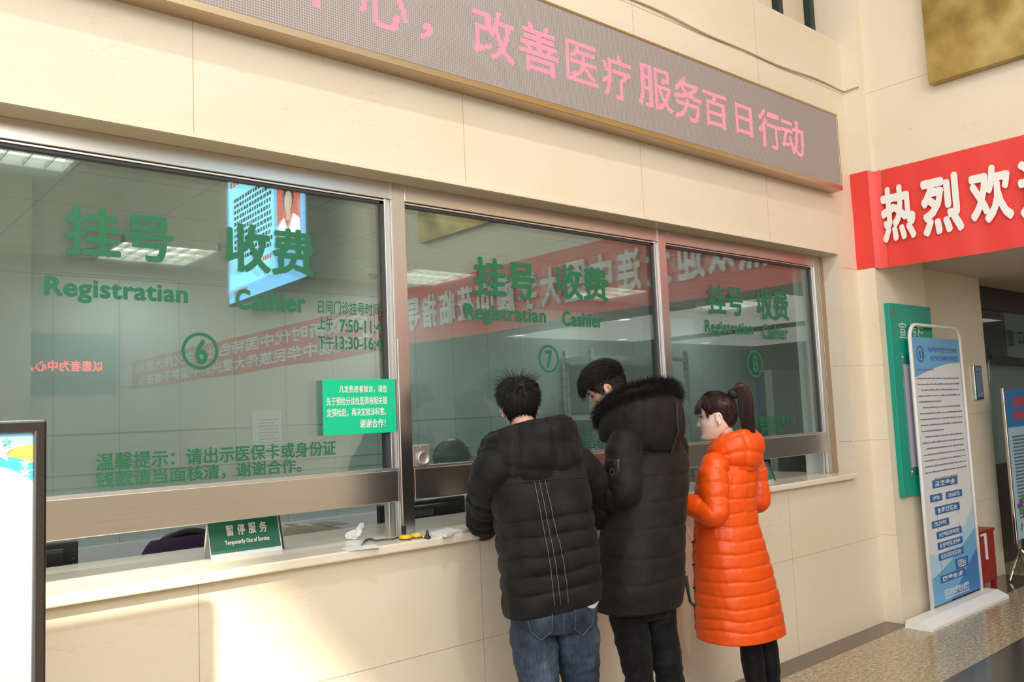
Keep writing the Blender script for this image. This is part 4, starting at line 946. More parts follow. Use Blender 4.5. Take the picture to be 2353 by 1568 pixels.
def ear(mb, M, side):
    # helix rim, inner fold, concha and lobe
    E_ = M @ Matrix.Translation((side*.0725, -.012, -.010)) @ Matrix.Rotation(side*R(-28), 4, 'Z') @ Matrix.Rotation(R(-10), 4, 'X') @ Matrix.Scale(.90, 4)
    def q(y, z, x): return E_ @ Vector((side*x, y, z))
    rim = [q(.016*math.cos(t)*(1 if math.sin(t) > 0 else .78)-.002, .031*math.sin(t), .010+.004*math.cos(t)*-1) for t in np.linspace(-1.35, 3.9, 26)]
    mb.tube(rim, [.0032+.0012*math.sin(math.pi*i/25) for i in range(26)], 8)
    mb.tube([q(.009*math.cos(t)-.004, .020*math.sin(t)+.002, .0095) for t in np.linspace(-.6, 3.3, 16)], .0028, 8)
    rows = []
    for i in range(9):
        rr = i/8; rows.append([q(.0155*rr*math.cos(t)-.002, .030*rr*math.sin(t), .003+.006*rr**2) for t in np.linspace(0, 2*math.pi, 25)[:-1]])
    mb.grid(rows, True); rows = [[q(.0155*rr*math.cos(t)-.002+.006*(1-rr), .030*rr*math.sin(t)*.8, .009-.013*(1-rr)) for t in np.linspace(0, 2*math.pi, 25)[:-1]] for rr in (1, .8, .6)]
    mb.grid(rows, True); mb.ell(q(.004, -.028, .008), (.0075, .0075, .009), 12, 8); mb.ell(q(.014, -.004, .006), (.005, .005, .007), 10, 6)
def hand(mb, wrist, direction, palm_n, side, curl=.5, sc=1.0):
    d = Vector(direction).normalized(); n = Vector(palm_n); n = (n-d*n.dot(d)).normalized(); x = d.cross(n)*side; W_ = Vector(wrist)
    rows = []
    for i in range(8):
        s = i/7; hw = (.024+.018*math.sin(min(1, s*1.3)*math.pi/2))*sc; th = (.015-.003*s)*sc
        rows.append([W_+d*(.085*s*sc)+x*(hw*math.cos(t))+n*(th*math.sin(t)) for t in np.linspace(0, 2*math.pi, 17)[:-1]])
    mb.grid(rows, True, True)
    for k, (off, L) in enumerate(((-.031, .070), (-.011, .078), (.010, .073), (.029, .058))):
        p = W_+d*(.080*sc)+x*(off*sc); a = .15; pts = [p]; dirv = d
        for seg, fr in enumerate((.45, .32, .23)):
            a += curl*(.55, .75, .5)[seg]; dirv = d*math.cos(a)+n*math.sin(a); p = p+dirv*(L*fr*sc); pts.append(p)
        P, _ = path(pts, 10); mb.tube(P, [.0092*sc-.0003*i for i in range(10)], 8)
    p = W_+d*(.028*sc)-x*(.026*sc); pts = [p, p+(d*.6-x*.75+n*.25)*.030*sc, p+(d*1.5-x*1.05+n*.6)*.034*sc, p+(d*2.2-x*.95+n*.9)*.034*sc]
    P, _ = path(pts, 10); mb.tube(P, [.0115*sc-.0004*i for i in range(10)], 8)
def fuse(mb, name, mats, parent, voxel=.0035, smooth=2):
    o = mb.build(name, mats, parent); md = o.modifiers.new('fuse', 'REMESH'); md.mode = 'VOXEL'; md.voxel_size = voxel; md.use_smooth_shade = True
    if smooth: s = o.modifiers.new('soft', 'SMOOTH'); s.factor = .5; s.iterations = smooth
    dg = bpy.context.evaluated_depsgraph_get(); me = bpy.data.meshes.new_from_object(o.evaluated_get(dg)); old = o.data; o.modifiers.clear(); o.data = me; bpy.data.meshes.remove(old)
    me.name = name
    return o
def body(parent, skin, M, torso, arms, legs, hands, fem=False, head_off=Vector((0, 0, 0))):
    """one continuous figure: head, neck, trunk, limbs and hands"""
    mb = MB(); mb.grid(head_rows(M, fem), True, True)
    for sd in (-1, 1): ear(mb, M, sd)
    nb = M @ Vector((0, -.030, -.055)); neck_end = torso[-1][0]+Vector((0, 0, -.02))
    mb.tube([nb, nb.lerp(neck_end, .5)+Vector((0, 0, 0)), neck_end-Vector((0, 0, .03))], [.050, .050, .062] if not fem else [.043, .043, .055], 24)
    f, r = yawv(torso_yaw[0]); rows = []
    for c, a, b in torso: rows.append([c+r*(a*math.cos(t))+f*(b*math.sin(t)) for t in np.linspace(0, 2*math.pi, 33)[:-1]])
    mb.grid(rows, True, True)
    for pts, rad in arms+legs: P, d = path(pts, 24); mb.tube(P, [crom(d, rad, d[-1]*i/23) for i in range(24)], 18)
    for h in hands: hand(mb, *h)
    return fuse(mb, 'body', skin, parent)
torso_yaw = [0]
def eyes_brows(parent, M, fem=False, iris=(.02, .012, .008), lid=.0035, skin=None):
    for sd in (-1, 1):
        c = Vector((sd*.031, crom(HZ_, HF, 0)-.0195, -.001)); m = MB(); m.ell(M @ c, (.0118,)*3, 20, 14, M=None); o = m.build('eye', mat('eye_white', (.78, .75, .72), .2), parent)
        m = MB(); m.ell(M @ (c+Vector((0, .0085, 0))), (.0055, .0055, .0055), 14, 10); m.build('iris', mat('dark_iris', iris, .1), o)
        rows = [[M @ (c+Vector((.0126*math.cos(e)*math.sin(a), .0126*math.cos(e)*math.cos(a), .0126*math.sin(e)))) for a in np.linspace(-1.5, 1.5, 17)] for e in np.linspace(math.asin(lid/.0126), 1.5, 9)]
        m = MB(); m.grid(rows); m.build('eyelid', skin or SKIN, parent)
        P = [M @ (head_pt(.0015+.0055*math.sin(math.pi*t), sd*(.20+.42*t), .0015, fem)+Vector((0, .002, 0))) for t in np.linspace(0, 1, 12)]
        m = MB(); m.tube(P, [.0006+.0016*math.sin(math.pi*(.15+.8*t)) for t in np.linspace(0, 1, 12)], 6); m.build('eyelashes', mat('lash_black', (.008, .006, .006), .6), parent)
        P = [M @ head_pt(.0175+.006*math.sin(math.pi*(.1+.75*t)), sd*(.13+.52*t), .0012, fem) for t in np.linspace(0, 1, 14)]
        m = MB(); m.tube(P, [(.0012+.0022*math.sin(math.pi*(.12+.85*t)))*(.8 if fem else 1.15) for t in np.linspace(0, 1, 14)], 6); m.build('eyebrow', mat('brow_dark', (.02, .013, .010), .7), parent)
    for z0, z1, nm in ((-.0690, -.0610, 'upper_lip'), (-.0805, -.0700, 'lower_lip')):
        rows = [[M @ head_pt(z0+(z1-z0)*v+.0*(u), u, .0009*math.sin(math.pi*v)+.0006, fem) for u in np.linspace(-.27*(1-.25*abs(v-.3)), .27*(1-.25*abs(v-.3)), 15)] for v in np.linspace(0, 1, 7)]
        m = MB(); m.grid(rows); m.build(nm, mat('lip_rose' if fem else 'lip_brown', (.50, .12, .12) if fem else (.38, .17, .13), .35), parent)
def strand(mb, pts, r, n=3, mi=0):
    k = len(pts); mb.tube(pts, [r*(1-(i/(k-1))**1.6*.92) for i in range(k)], n, mi, False, True)
def hair_cap(mb, M, zlow, thick, fem=False, nt=96, nr=40, mi=0, bump=.0015):
    rows = []
    for i in range(nr+1):
        t = i/nr; row = []
        for k in range(nt):
            th = 2*math.pi*k/nt; z = zlow(th)+(.1198-zlow(th))*(1-(1-t)**1.6)
            o = thick(th, t)+bump*noise.noise(Vector((th*7, z*30, 1)))
            row.append(M @ head_pt(min(z, .1195), th, max(-.003, o), fem))
        rows.append(row)
    mb.grid(rows, True, True, mi)
def hair_mat(name, col, hi, rough=.38):
    m, nt, b = nodes(name)
    nt.links.new(ramp(nt, noise_tex(nt, 60, 3, (1, 1, .25)), [(.35, col), (.72, hi)]), b.inputs['Base Color'])
    b.inputs['Roughness'].default_value = rough; b.inputs['Specular IOR Level'].default_value = .35; MATS[name] = m; return m

# ---- hood lying on the shoulders ----------------------------------------
def hood_pts(nb, yaw, phi, size, rim_h, bag, tilt=0, rimr=.13, slope=0.0):
    """profile of the hood at angle phi around the neck (0 = back, + = wearer's right)"""
    f, r = yawv(yaw); wb = max(0, math.cos(phi/2))**1.6; d = -f*math.cos(phi)+r*math.sin(phi)*1.12
    up = Vector((0, 0, 1)); side = math.sin(phi)*tilt
    dr = slope*(1-wb); w2 = wb*wb
    return [nb+d*.070+up*(-.01-dr), nb+d*(.105*size+.01*wb)+up*(.015+side-dr+rim_h*.7*(.35+.65*wb)), nb+d*(rimr*size+.03*wb)+up*(.02+side-dr+rim_h*(.3+.7*wb)),
            nb+d*((rimr+.010)*size+.045*wb+.025*w2)+up*(-.005-dr+side*.7+rim_h*(.15+.42*wb)), nb+d*((rimr+.005)*size+.060*wb*bag+.03*w2)+up*(-.025-.065*w2*bag-dr*.9),
            nb+d*((rimr-.015)*size+.045*w2*bag+.02*w2)+up*(-.045-.135*w2*bag-dr*.8), nb+d*(.10*size)+up*(-.055-.105*w2*bag-dr*.7)]
def hood(mb, nb, yaw, size=1, rim_h=.05, bag=1, tilt=0, rimr=.13, span=2.55, seams=(-.42, .42), wr=.006, seed=0, qseams=(), mi=0, slope=0.0, samp=.009, nc=110, nv=60):
    rows = []; pro = np.linspace(0, 1, 7)
    for j in range(nv+1):
        v = j/nv; row = []
        for k in range(nc+1):
            phi = -span+2*span*k/nc; cp = hood_pts(nb, yaw, phi, size, rim_h, bag, tilt, rimr, slope); p = Vector([crom(pro, [c[q] for c in cp], v) for q in range(3)])
            f, r = yawv(yaw); d = (-f*math.cos(phi)+r*math.sin(phi)+Vector((0, 0, -.3 if v > .6 else .3))).normalized(); e = 0
            if v > .33:
                for sm in seams: e -= samp*min(1, max(0, (.98-v)/.25))*math.exp(-((phi-sm*(1.1-.3*v)-.05*noise.noise(Vector((v*6, sm, seed))))/.05)**2)
                for qv in qseams: e -= .007*math.exp(-((v-qv-.02*math.sin(phi*3))/.016)**2)
            e -= .006*math.exp(-((v-.42)/.018)**2)
            e += wr*noise.noise(Vector((phi*2.5, v*5, seed)))+wr*.6*noise.noise(Vector((phi*7, v*11, seed+2)))
            row.append(p+d*e)
        rows.append(row)
    mb.grid(rows, False, False, mi); return mb
def shoe(parent, c, yaw, m_):
    f, r = yawv(yaw); rows = []
    for i in range(14):
        s = i/13; w_ = .036+.014*math.sin(math.pi*min(1, s*1.15)) if s < .97 else .02; h = .085-.045*s if s > .3 else .085-.03*(s); w_ *= 1 if 0 < i < 13 else .6
        rows.append([c+f*(-.08+.27*s)+r*(w_*math.cos(t))+Vector((0, 0, max(0.002, h*.5+h*.5*math.sin(t)))) for t in np.linspace(0, 2*math.pi, 21)[:-1]])
    mb = MB(); mb.grid(rows, True, True); return mb.build('shoe', m_, parent)
def cloth(name, col, hi, rough=.6, scale=30, bump=.25, bscale=220, sheen=.2):
    m, nt, b = nodes(name)
    nt.links.new(ramp(nt, noise_tex(nt, scale, 6), [(.38, col), (.72, hi)]), b.inputs['Base Color']); b.inputs['Roughness'].default_value = rough; b.inputs['Sheen Weight'].default_value = sheen*.3; b.inputs['Specular IOR Level'].default_value = .12
    n = noise_tex(nt, bscale, 3); bp = nt.nodes.new('ShaderNodeBump'); bp.inputs['Strength'].default_value = bump; bp.inputs['Distance'].default_value = .002
    nt.links.new(n, bp.inputs['Height']); nt.links.new(bp.outputs['Normal'], b.inputs['Normal']); MATS[name] = m; return m
SKIN = skin_mat('skin_tan', (.60, .36, .25), (.68, .38, .26)); SKINF = skin_mat('skin_fair', (.88, .65, .57), (.90, .66, .58))
HAIRK = hair_mat('black_hair', (.006, .005, .005), (.020, .016, .014)); HAIRR = hair_mat('auburn_hair', (.012, .005, .004), (.070, .022, .016), .33)
def legs_mesh(mb, hip, knees, ankles, rad, seed, wr=.005, yaw=0, hw=.10, top=.16):
    f, r = yawv(yaw)
    for sd, kn, an in zip((-1, 1), knees, ankles):
        h0 = hip+r*(sd*hw*.88); sleeve(mb, [h0+Vector((0, 0, top)), h0, h0.lerp(kn, .5), kn, kn.lerp(an, .5), an], rad, wr=wr, seed=seed+sd, n=110, nc=40, folds=((.55, .02, .005), (.60, .015, .004), (.90, .02, .006), (.95, .015, .006)))
    return mb

# ------------------------------------------------------------------ 1: man in black hooded jacket and jeans
Y1 = 27; torso_yaw[0] = Y1; f1, r1 = yawv(Y1)
def lev(px, py, y, a, b): return (aty(px, py, y), a, b)
JACK = cloth('black_brushed_nylon', (.0085, .008, .0088), (.019, .0185, .020), .62, 9, .3, 160, .12)
t = thing('person', (aty(1268, 1378, -.47).x, -.50, 0), 'person in a black hooded jacket and blue jeans leaning on the counter', 'person')
L1 = [lev(1269, 1390, -.470, .190, .135), lev(1266, 1340, -.465, .197, .150), lev(1260, 1270, -.455, .199, .160), lev(1250, 1200, -.435, .196, .160), lev(1240, 1130, -.405, .197, .160), lev(1234, 1085, -.375, .196, .150), lev(1229, 1052, -.350, .176, .130), lev(1224, 1028, -.330, .135, .105), lev(1218, 1010, -.315, .090, .080)]
zz = lambda px, py, y: aty(px, py, y).z
seams1 = [zz(1255, 1196, -.60), zz(1258, 1238, -.61), zz(1262, 1283, -.61), zz(1266, 1326, -.61), zz(1268, 1366, -.61)]
T1 = Torso(L1, Y1, 2.5, seams1, .011, .012, .005, 1, .006, (.13, .0))
m = MB(); T1.grid(m, L1[0][0].z-.004, L1[-1][0].z)
sl, sr = aty(1131, 1082, -.335), aty(1337, 1076, -.40)
el, er = aty(1112, 1202, -.035), aty(1378, 1180, -.30)
wl, wr_ = Vector((el.x+.16, .10, 1.115)), Vector((er.x+.10, -.06, 1.12))
sleeve(m, [sl+r1*.05+Vector((0, 0, .02)), sl, sl.lerp(el, .5)-r1*.012, el, el.lerp(wl, .55), wl], [.070, .080, .080, .076, .066, .052], .0, .006, .008, 3, folds=((.30, .02, .008), (.47, .02, .012), (.56, .014, .010), (.66, .014, .010)))
sleeve(m, [sr-r1*.05+Vector((0, 0, .02)), sr, sr.lerp(er, .5)+r1*.02, er, er.lerp(wr_, .55), wr_], [.068, .078, .076, .073, .064, .052], .0, .006, .008, 8, folds=((.30, .02, .010), (.42, .016, .010), (.52, .016, .012), (.64, .014, .010)))
jk = m.build('jacket', JACK, t)
nb1 = aty(1213, 999, -.318)
m = MB(); hood(m, nb1+Vector((0, 0, -.012)), Y1+8, 1.05, .052, 1.16, .030, .125, 2.5, (-.30, .36), .011, 2, (.55, .70), slope=.02, samp=.016); m.build('hood', JACK, t)
# three pale stitched stripes, yoke seam and studs down the back
ST = mat('grey_stitching', (.20, .20, .21), .6); z_y = zz(1245, 1108, -.58)
for k in (-1, 0, 1):
    m = MB(); m.tube([T1.pt(z, -.02-.11*(z-L1[0][0].z)/(z_y-L1[0][0].z)+.085*k, .0065) for z in np.linspace(z_y, L1[0][0].z+.03, 70)], .0009, 5); m.build('stitched_stripe', ST, jk)
m = MB(); m.tube([T1.pt(z_y-.012*(abs(a)/1.0)**2.2, a, .0005) for a in np.linspace(-1.15, 1.05, 60)], .0028, 6); m.build('yoke_seam', mat('seam_black', (.006, .006, .007), .8), jk)
for a, mt in ((-.30, BLACKM), (-.03, mat('silver_stud', (.35, .35, .36), .3, 1))):
    m = MB(); m.ell(T1.pt(z_y+.018, a, .002), (.005,)*3, 10, 6); m.build('stud', mt, jk)
# head
H1 = head_matrix(aty(1193, 934, -.25), 34, 7, -4, .96)
hip1 = aty(1272, 1395, -.475); hip1.z = .84
k1 = [aty(1238, 1545, -.46), aty(1334, 1540, -.50)]
for q in k1: q.z = .48
a1 = [Vector((k1[0].x-.005, k1[0].y-.02, .10)), Vector((k1[1].x+.005, k1[1].y-.02, .10))]
bt = [(hip1, .14, .10), (hip1+Vector((0, 0, .15)), .135, .095), (L1[3][0]+Vector((0, 0, .10)), .15, .10), (L1[5][0], .165, .095), (L1[6][0]-Vector((0, 0, .02)), .15, .075), (nb1, .06, .055)]
body(t, SKIN, H1, bt, [([sl, sl.lerp(el, .5), el, wl], [.055, .048, .042, .030]), ([sr, sr.lerp(er, .5), er, wr_], [.055, .048, .042, .030])],
     [([hip1+r1*(sd*.085), k, a_], [.075, .055, .038]) for sd, k, a_ in zip((-1, 1), k1, a1)], [(wl, (.8, .5, -.1), (0, 0, -1), 1, .5), (wr_, (-.2, .9, -.1), (0, 0, -1), -1, .5)])
eyes_brows(t, H1)
def zl1(th):   # hairline by angle, 0 = face
    a = abs((th+math.pi) % (2*math.pi)-math.pi)
    return crom([0, .7, 1.15, 1.45, 1.62, 2.1, 2.6, 3.15], [.062, .058, .030, -.004, .006, -.065, -.108, -.114], a)
m = MB(); hair_cap(m, H1, zl1, lambda th, t_: .001+.011*min(1, t_*2.2)+.003*math.sin(th*5)*t_)
random.seed(11)
wh = Vector((-.005, -.070, .085))          # crown whorl
for i in range(5200):
    th = random.uniform(0, 2*math.pi); zl = zl1(th); t_ = random.random()**.8; z = zl+(.117-zl)*t_; p = head_pt(min(z, .118), th, .004)
    out = (p-Vector((0, -.005, .015))).normalized(); tang = (p-wh); tang = tang-out*tang.dot(out)
    if tang.length < 1e-4: continue
    near = math.exp(-tang.length/.05); tang.normalize(); low = 1-min(1, t_*3)
    ln = (.024+.018*t_)*(1-.40*low)*random.uniform(.7, 1.2); up = .12+.35*near+random.uniform(-.08, .15)
    if p.z > .085 and p.y < .03 and random.random() < .12: ln *= 1.7; up += 1.0
    dv = (tang*(1-.2*low)+out*up*(1-.5*low)+Vector((random.gauss(0, .16), random.gauss(0, .16), random.gauss(0, .16)-.55*low))).normalized()
    q = p+out*(.006*min(1, t_*2)); mid = q+dv*ln*.55; end = mid+(dv-out*.30+Vector((random.gauss(0, .1), random.gauss(0, .1), 0))).normalized()*ln*.5
    strand(m, [H1 @ q, H1 @ mid, H1 @ end], .0011*random.uniform(.7, 1.2))
m.build('hair', HAIRK, t)
# jeans
def denim():
    mm, nt, b = nodes('washed_denim')
    fade = ramp(nt, noise_tex(nt, 6.5, 5, (1, 1, .55)), [(.32, (.009, .017, .038)), (.52, (.026, .047, .088)), (.74, (.12, .17, .25))])
    tw = ramp(nt, noise_tex(nt, 160, 2, (1, 1, .3)), [(.3, (.55, .55, .55)), (.7, (1.15, 1.15, 1.15))])
    nt.links.new(mixc(nt, 1.0, fade, tw, 'MULTIPLY'), b.inputs['Base Color']); b.inputs['Roughness'].default_value = .8
    bp = nt.nodes.new('ShaderNodeBump'); bp.inputs['Strength'].default_value = .35; bp.inputs['Distance'].default_value = .002; nt.links.new(noise_tex(nt, 120, 3), bp.inputs['Height']); nt.links.new(bp.outputs['Normal'], b.inputs['Normal'])
    return mm
DEN = denim()
TJ = Torso([(hip1+Vector((0, 0, -.14))-f1*.0, .155, .108), (hip1+Vector((0, 0, -.05)), .176, .132), (hip1+Vector((0, 0, .03)), .160, .112), (hip1+Vector((0, 0, .18)), .145, .10)], Y1, 2.3, (), wr=.006, seed=5)
m = MB(); legs_mesh(m, hip1+Vector((0, 0, -.12)), k1, a1, [.060, .090, .087, .074, .068, .066], 4, .007, Y1, .098)
jb = m; rows = [[TJ.pt(z, 2*math.pi*k/72) for k in range(72)] for z in np.linspace(hip1.z-.13, hip1.z+.16, 50)]; jb.grid(rows, True, True)
jn = jb.build('jeans', DEN, t)
TH = mat('ochre_thread', (.26, .22, .15), .7)
for sd in (-1, 1):
    c = .50*sd; P = [(c-.31, .055), (c+.31, .055), (c+.28, -.065), (c, -.098), (c-.28, -.065), (c-.31, .055)]; pts = []
    for (a0, z0), (a1_, z1) in zip(P, P[1:]): pts += [TJ.pt(hip1.z-.045+z0+(z1-z0)*q, a0+(a1_-a0)*q, .004) for q in np.linspace(0, 1, 9)]
    rows = [[TJ.pt(hip1.z-.045+.055-(.153-.033*abs(u-.5)*2)*v, c+(-.31+.62*u)*(1-.08*v), .003) for u in np.linspace(0, 1, 9)] for v in np.linspace(0, 1, 9)]
    m = MB(); m.grid(rows); pk = m.build('back_pocket', DEN, jn); m = MB(); m.tube(pts, .0008, 5); m.build('pocket_stitching', TH, pk)
m = MB(); m.tube([TJ.pt(z, 0, .002) for z in np.linspace(hip1.z+.05, hip1.z-.12, 20)], .0009, 5); m.build('centre_seam', TH, jn)
m = MB(); m.grid([[T1.pt(L1[0][0].z-.004, a, -.010+.004*math.sin(v*3))+Vector((0, 0, .012-.034*v*math.sin(math.pi*q))) for q, a in zip(np.linspace(0, 1, 16), np.linspace(.35, 1.25, 16))] for v in np.linspace(0, 1, 6)]); m.build('shirt_hem', mat('white_shirt', (.75, .75, .76), .7), t)
for a_ in a1: shoe(t, Vector((a_.x, a_.y, 0)), Y1, BLACK)
# ------------------------------------------------------------------ 2: man in dark fur-hooded coat
Y2 = 6; torso_yaw[0] = Y2; f2, r2 = yawv(Y2)
COAT = cloth('dark_olive_nylon', (.0125, .0108, .0088), (.0185, .016, .013), .55, 12, .25, 200, .12)
t = thing('person', (aty(1470, 1390, -.47).x, -.50, 0), 'person in a long dark coat with a black fur-trimmed hood, head bowed to the left', 'person')
L2 = [lev(1467, 1392, -.475, .196, .150), lev(1466, 1340, -.470, .206, .165), lev(1472, 1270, -.465, .198, .160), lev(1482, 1190, -.455, .188, .152), lev(1489, 1110, -.430, .190, .150), lev(1490, 1055, -.405, .190, .146), lev(1484, 1018, -.380, .165, .128), lev(1474, 992, -.360, .125, .105), lev(1466, 972, -.345, .085, .080)]
seams2 = [zz(1480, 1044, -.58), zz(1482, 1103, -.6), zz(1480, 1160, -.61), zz(1476, 1226, -.62), zz(1472, 1292, -.62), zz(1470, 1350, -.62)]
T2 = Torso(L2, Y2, 2.4, seams2, .005, .008, .004, 21, .002)
m = MB(); T2.grid(m, L2[0][0].z-.004, L2[-1][0].z)
sl, sr = aty(1436, 1026, -.44), aty(1546, 1025, -.36)
el, er = aty(1434, 1134, -.47), aty(1544, 1150, -.36)
wl, wr_ = Vector((el.x-.04, -.13, 1.15)), Vector((er.x-.06, -.05, 1.12))
sleeve(m, [sl+r2*.06+Vector((0, 0, .03)), sl, sl.lerp(el, .5)-r2*.010, el, el.lerp(wl, .55), wl], [.066, .079, .081, .077, .066, .052], 0, .006, .006, 33, folds=((.46, .02, .010), (.54, .014, .010), (.62, .014, .008)))
sleeve(m, [sr-r2*.06+Vector((0, 0, .03)), sr, sr.lerp(er, .5), er, er.lerp(wr_, .55), wr_], [.06, .07, .07, .066, .06, .052], 0, .006, .006, 38, folds=((.46, .02, .010), (.56, .014, .010)))
jk = m.build('coat', COAT, t)
nb2 = aty(1462, 958, -.36)
m = MB(); hood(m, nb2+Vector((0, 0, -.01)), Y2+2, .94, .115, .74, .0, .145, 2.55, (-.5, .5), .005, 9, slope=.095); hd = m.build('hood', COAT, t)
# fur trim along the hood rim
H2 = head_matrix(aty(1395, 897, -.245), -34, 26, 0, 1.0)
FUR = hair_mat('black_fur', (.004, .004, .004), (.012, .011, .010), .6); random.seed(5)
m = MB(); core = []
for phi in np.linspace(-2.62, 2.62, 60): core.append(hood_pts(nb2+Vector((0, 0, -.006)), Y2+2, phi, .94, .115, .74, 0, .145, .095)[2])
m.tube(core, .027, 10)
ax = nb2+Vector((0, 0, .03))
for i in range(13000):
    k = random.random()*(len(core)-1); a = int(k); p = core[a].lerp(core[min(a+1, len(core)-1)], k-a); tg = (core[min(a+1, len(core)-1)]-core[max(a-1, 0)]).normalized()
    o = (p-ax); o.z = 0; o.normalize(); q = random.uniform(0, 2*math.pi); rad_ = (o*math.cos(q)+Vector((0, 0, 1))*math.sin(q)); p = p+rad_*.016
    dv = (rad_+tg*random.gauss(0, .45)+Vector((random.gauss(0, .22), random.gauss(0, .22), random.gauss(0, .22)+.12))).normalized(); ln = random.uniform(.028, .056)
    hl = H2.inverted() @ (p+dv*ln)
    if hl.length < .125 and hl.y > -.06: continue
    strand(m, [p, p+dv*ln*.55, p+dv*ln*.85+Vector((0, 0, -.004)), p+dv*ln+Vector((random.gauss(0, .004), random.gauss(0, .004), -.010))], .0008)
m.build('fur_trim', FUR, hd)
# hood toggle, sleeve patch with raised letters
m = MB(); f_, r_ = yawv(Y2+2); pz = hood_pts(nb2, Y2+2, .18, .94, .115, .74, 0, .145, .095)
m.tube([pz[3]-f_*.012, pz[4]-f_*.014, pz[5]-f_*.010+Vector((0, 0, -.02)), pz[5]-f_*.01+Vector((.004, 0, -.06))], .0055, 8); m.build('drawcord_tab', BLACKM, hd)
pa = aty(1411, 1078, -.40); vd = (CAM-pa).normalized(); U = (Vector((0, 0, 1)).cross(-vd)).normalized()*-1; U = Vector((-vd.y, vd.x, 0)).normalized(); U = U if U.dot(_r) > 0 else -U
cA = sl.lerp(el, .50)-r2*.010; nrm = (-_r*.60-_f*.80); nrm.z = 0; nrm.normalize(); Up = Vector((0, 0, 1)); Ux = Up.cross(nrm).normalized(); Ux = Ux if Ux.dot(_r) > 0 else -Ux
pts_rows = []
for v in np.linspace(-.056, .056, 9):
    row = []
    for u in np.linspace(-.032, .032, 9):
        ang = u/.08; row.append(cA+Up*(v-.004)+(nrm*math.cos(ang)+Ux*math.sin(ang))*.0800)
    pts_rows.append(row)
m = MB(); m.grid(pts_rows); pt_ = m.build('sleeve_patch', mat('black_rubber_patch', (.012, .013, .013), .35), jk); md = pt_.modifiers.new('thick', 'SOLIDIFY'); md.thickness = .004
m = MB(); B0 = cA+nrm*.0890
put_text(m, 'OU', B0+Ux*-.012+Up*-.020, Ux, Up, .038, .034, bold=.03); put_text(m, 'K', B0+Ux*.010+Up*.026, Ux, Up, .014, .016, bold=.03); m.build('raised_letters', mat('dark_grey_rubber', (.05, .055, .055), .4), pt_)
m = MB(); q0 = T2.pt(L2[0][0].z+.11, .95, .006); m.tube([q0, q0+Vector((.004, -.004, -.06)), q0+Vector((.012, -.006, -.11)), q0+Vector((.035, -.01, -.135))], [.009, .007, .006, .004], 8); m.tube([T2.pt(z, .93, .001) for z in np.linspace(L2[0][0].z, L2[0][0].z+.13, 20)], .0035, 6); m.build('vent_strap', BLACKM, jk)
# body
hip2 = aty(1476, 1405, -.49); hip2.z = .80
k2 = [aty(1466, 1540, -.50), aty(1534, 1550, -.54)]
for q in k2: q.z = .47
a2 = [Vector((k2[0].x+.02, k2[0].y-.03, .10)), Vector((k2[1].x+.03, k2[1].y-.03, .10))]
bt = [(hip2, .14, .10), (hip2+Vector((0, 0, .18)), .135, .095), (L2[4][0], .15, .10), (L2[5][0], .16, .095), (L2[6][0]-Vector((0, 0, .02)), .14, .075), (nb2, .06, .055)]
body(t, SKIN, H2, bt, [([sl, sl.lerp(el, .5), el, wl], [.055, .048, .042, .030]), ([sr, sr.lerp(er, .5), er, wr_], [.055, .048, .042, .030])],
     [([hip2+r2*(sd*.085), k, a_], [.075, .055, .038]) for sd, k, a_ in zip((-1, 1), k2, a2)], [(wl, (-.2, .9, -.1), (0, 0, -1), 1, .5), (wr_, (-.3, .9, -.1), (0, 0, -1), -1, .5)])
eyes_brows(t, H2, lid=-.004)
def zl2(th):
    a = abs((th+math.pi) % (2*math.pi)-math.pi); return crom([0, .55, .95, 1.25, 1.5, 1.9, 2.5, 3.15], [.060, .056, .046, .042, .040, .036, .026, .020], a)
def zs2(th):
    a = abs((th+math.pi) % (2*math.pi)-math.pi); return crom([0, .55, .95, 1.25, 1.45, 1.62, 2.1, 2.6, 3.15], [.064, .058, .020, -.006, -.02, .006, -.040, -.055, -.060], a)
m = MB(); hair_cap(m, H2, zl2, lambda th, t_: .003+.017*min(1, t_*2.0))
random.seed(12)
for i in range(4200):
    th = random.uniform(0, 2*math.pi); zl = zl2(th); t_ = random.random()**.75; p = head_pt(min(zl+(.118-zl)*t_, .118), th, .006); out = (p-Vector((0, 0, .01))).normalized()
    fw_ = Vector((0, 1, 0)); fw_ = (fw_-out*fw_.dot(out)); fw_ = fw_.normalized() if fw_.length > .05 else Vector((0, .3, -1)).normalized()
    front = max(0, p.y/.08); dv = (fw_+out*.30+Vector((random.gauss(0, .14), random.gauss(0, .14), random.gauss(0, .14)))).normalized()
    ln = random.uniform(.030, .048)+.028*front; q = p+out*.014*min(1, t_*2); mid = q+dv*ln*.5; end = mid+(dv*.55+Vector((0, .05, -.95*front-.10))).normalized()*ln*.6
    strand(m, [H2 @ q, H2 @ mid, H2 @ end], .0012*random.uniform(.7, 1.2))
rows = []      # clipped skin under the long top
for t_ in np.linspace(0, 1, 12): rows.append([H2 @ head_pt(zs2(a)+(zl2(a)+.015-zs2(a))*t_, a, .0004+.0030*t_) for a in np.linspace(.75, 2*math.pi-.75, 70)])
m.grid(rows, mi=1)
for i in range(5200):      # clipped sides and back
    th = random.uniform(.8, 2*math.pi-.8); lo, hi_ = zs2(th), zl2(th)+.012
    t_ = random.random()**.85; z = lo+(hi_-lo)*t_
    if random.random() > .35+.8*t_: continue
    p = head_pt(z, th, 0); out = (p-Vector((0, 0, .01))).normalized(); dv = (out*.35+Vector((random.gauss(0, .2), random.gauss(0, .2)-.2, -.9))).normalized()
    strand(m, [H2 @ p, H2 @ (p+dv*.004+out*.001), H2 @ (p+dv*(.007+.006*t_)+out*.002)], .0008)
m.build('hair', [HAIRK, mat('clipped_hair', (.055, .036, .028), .7)], t)
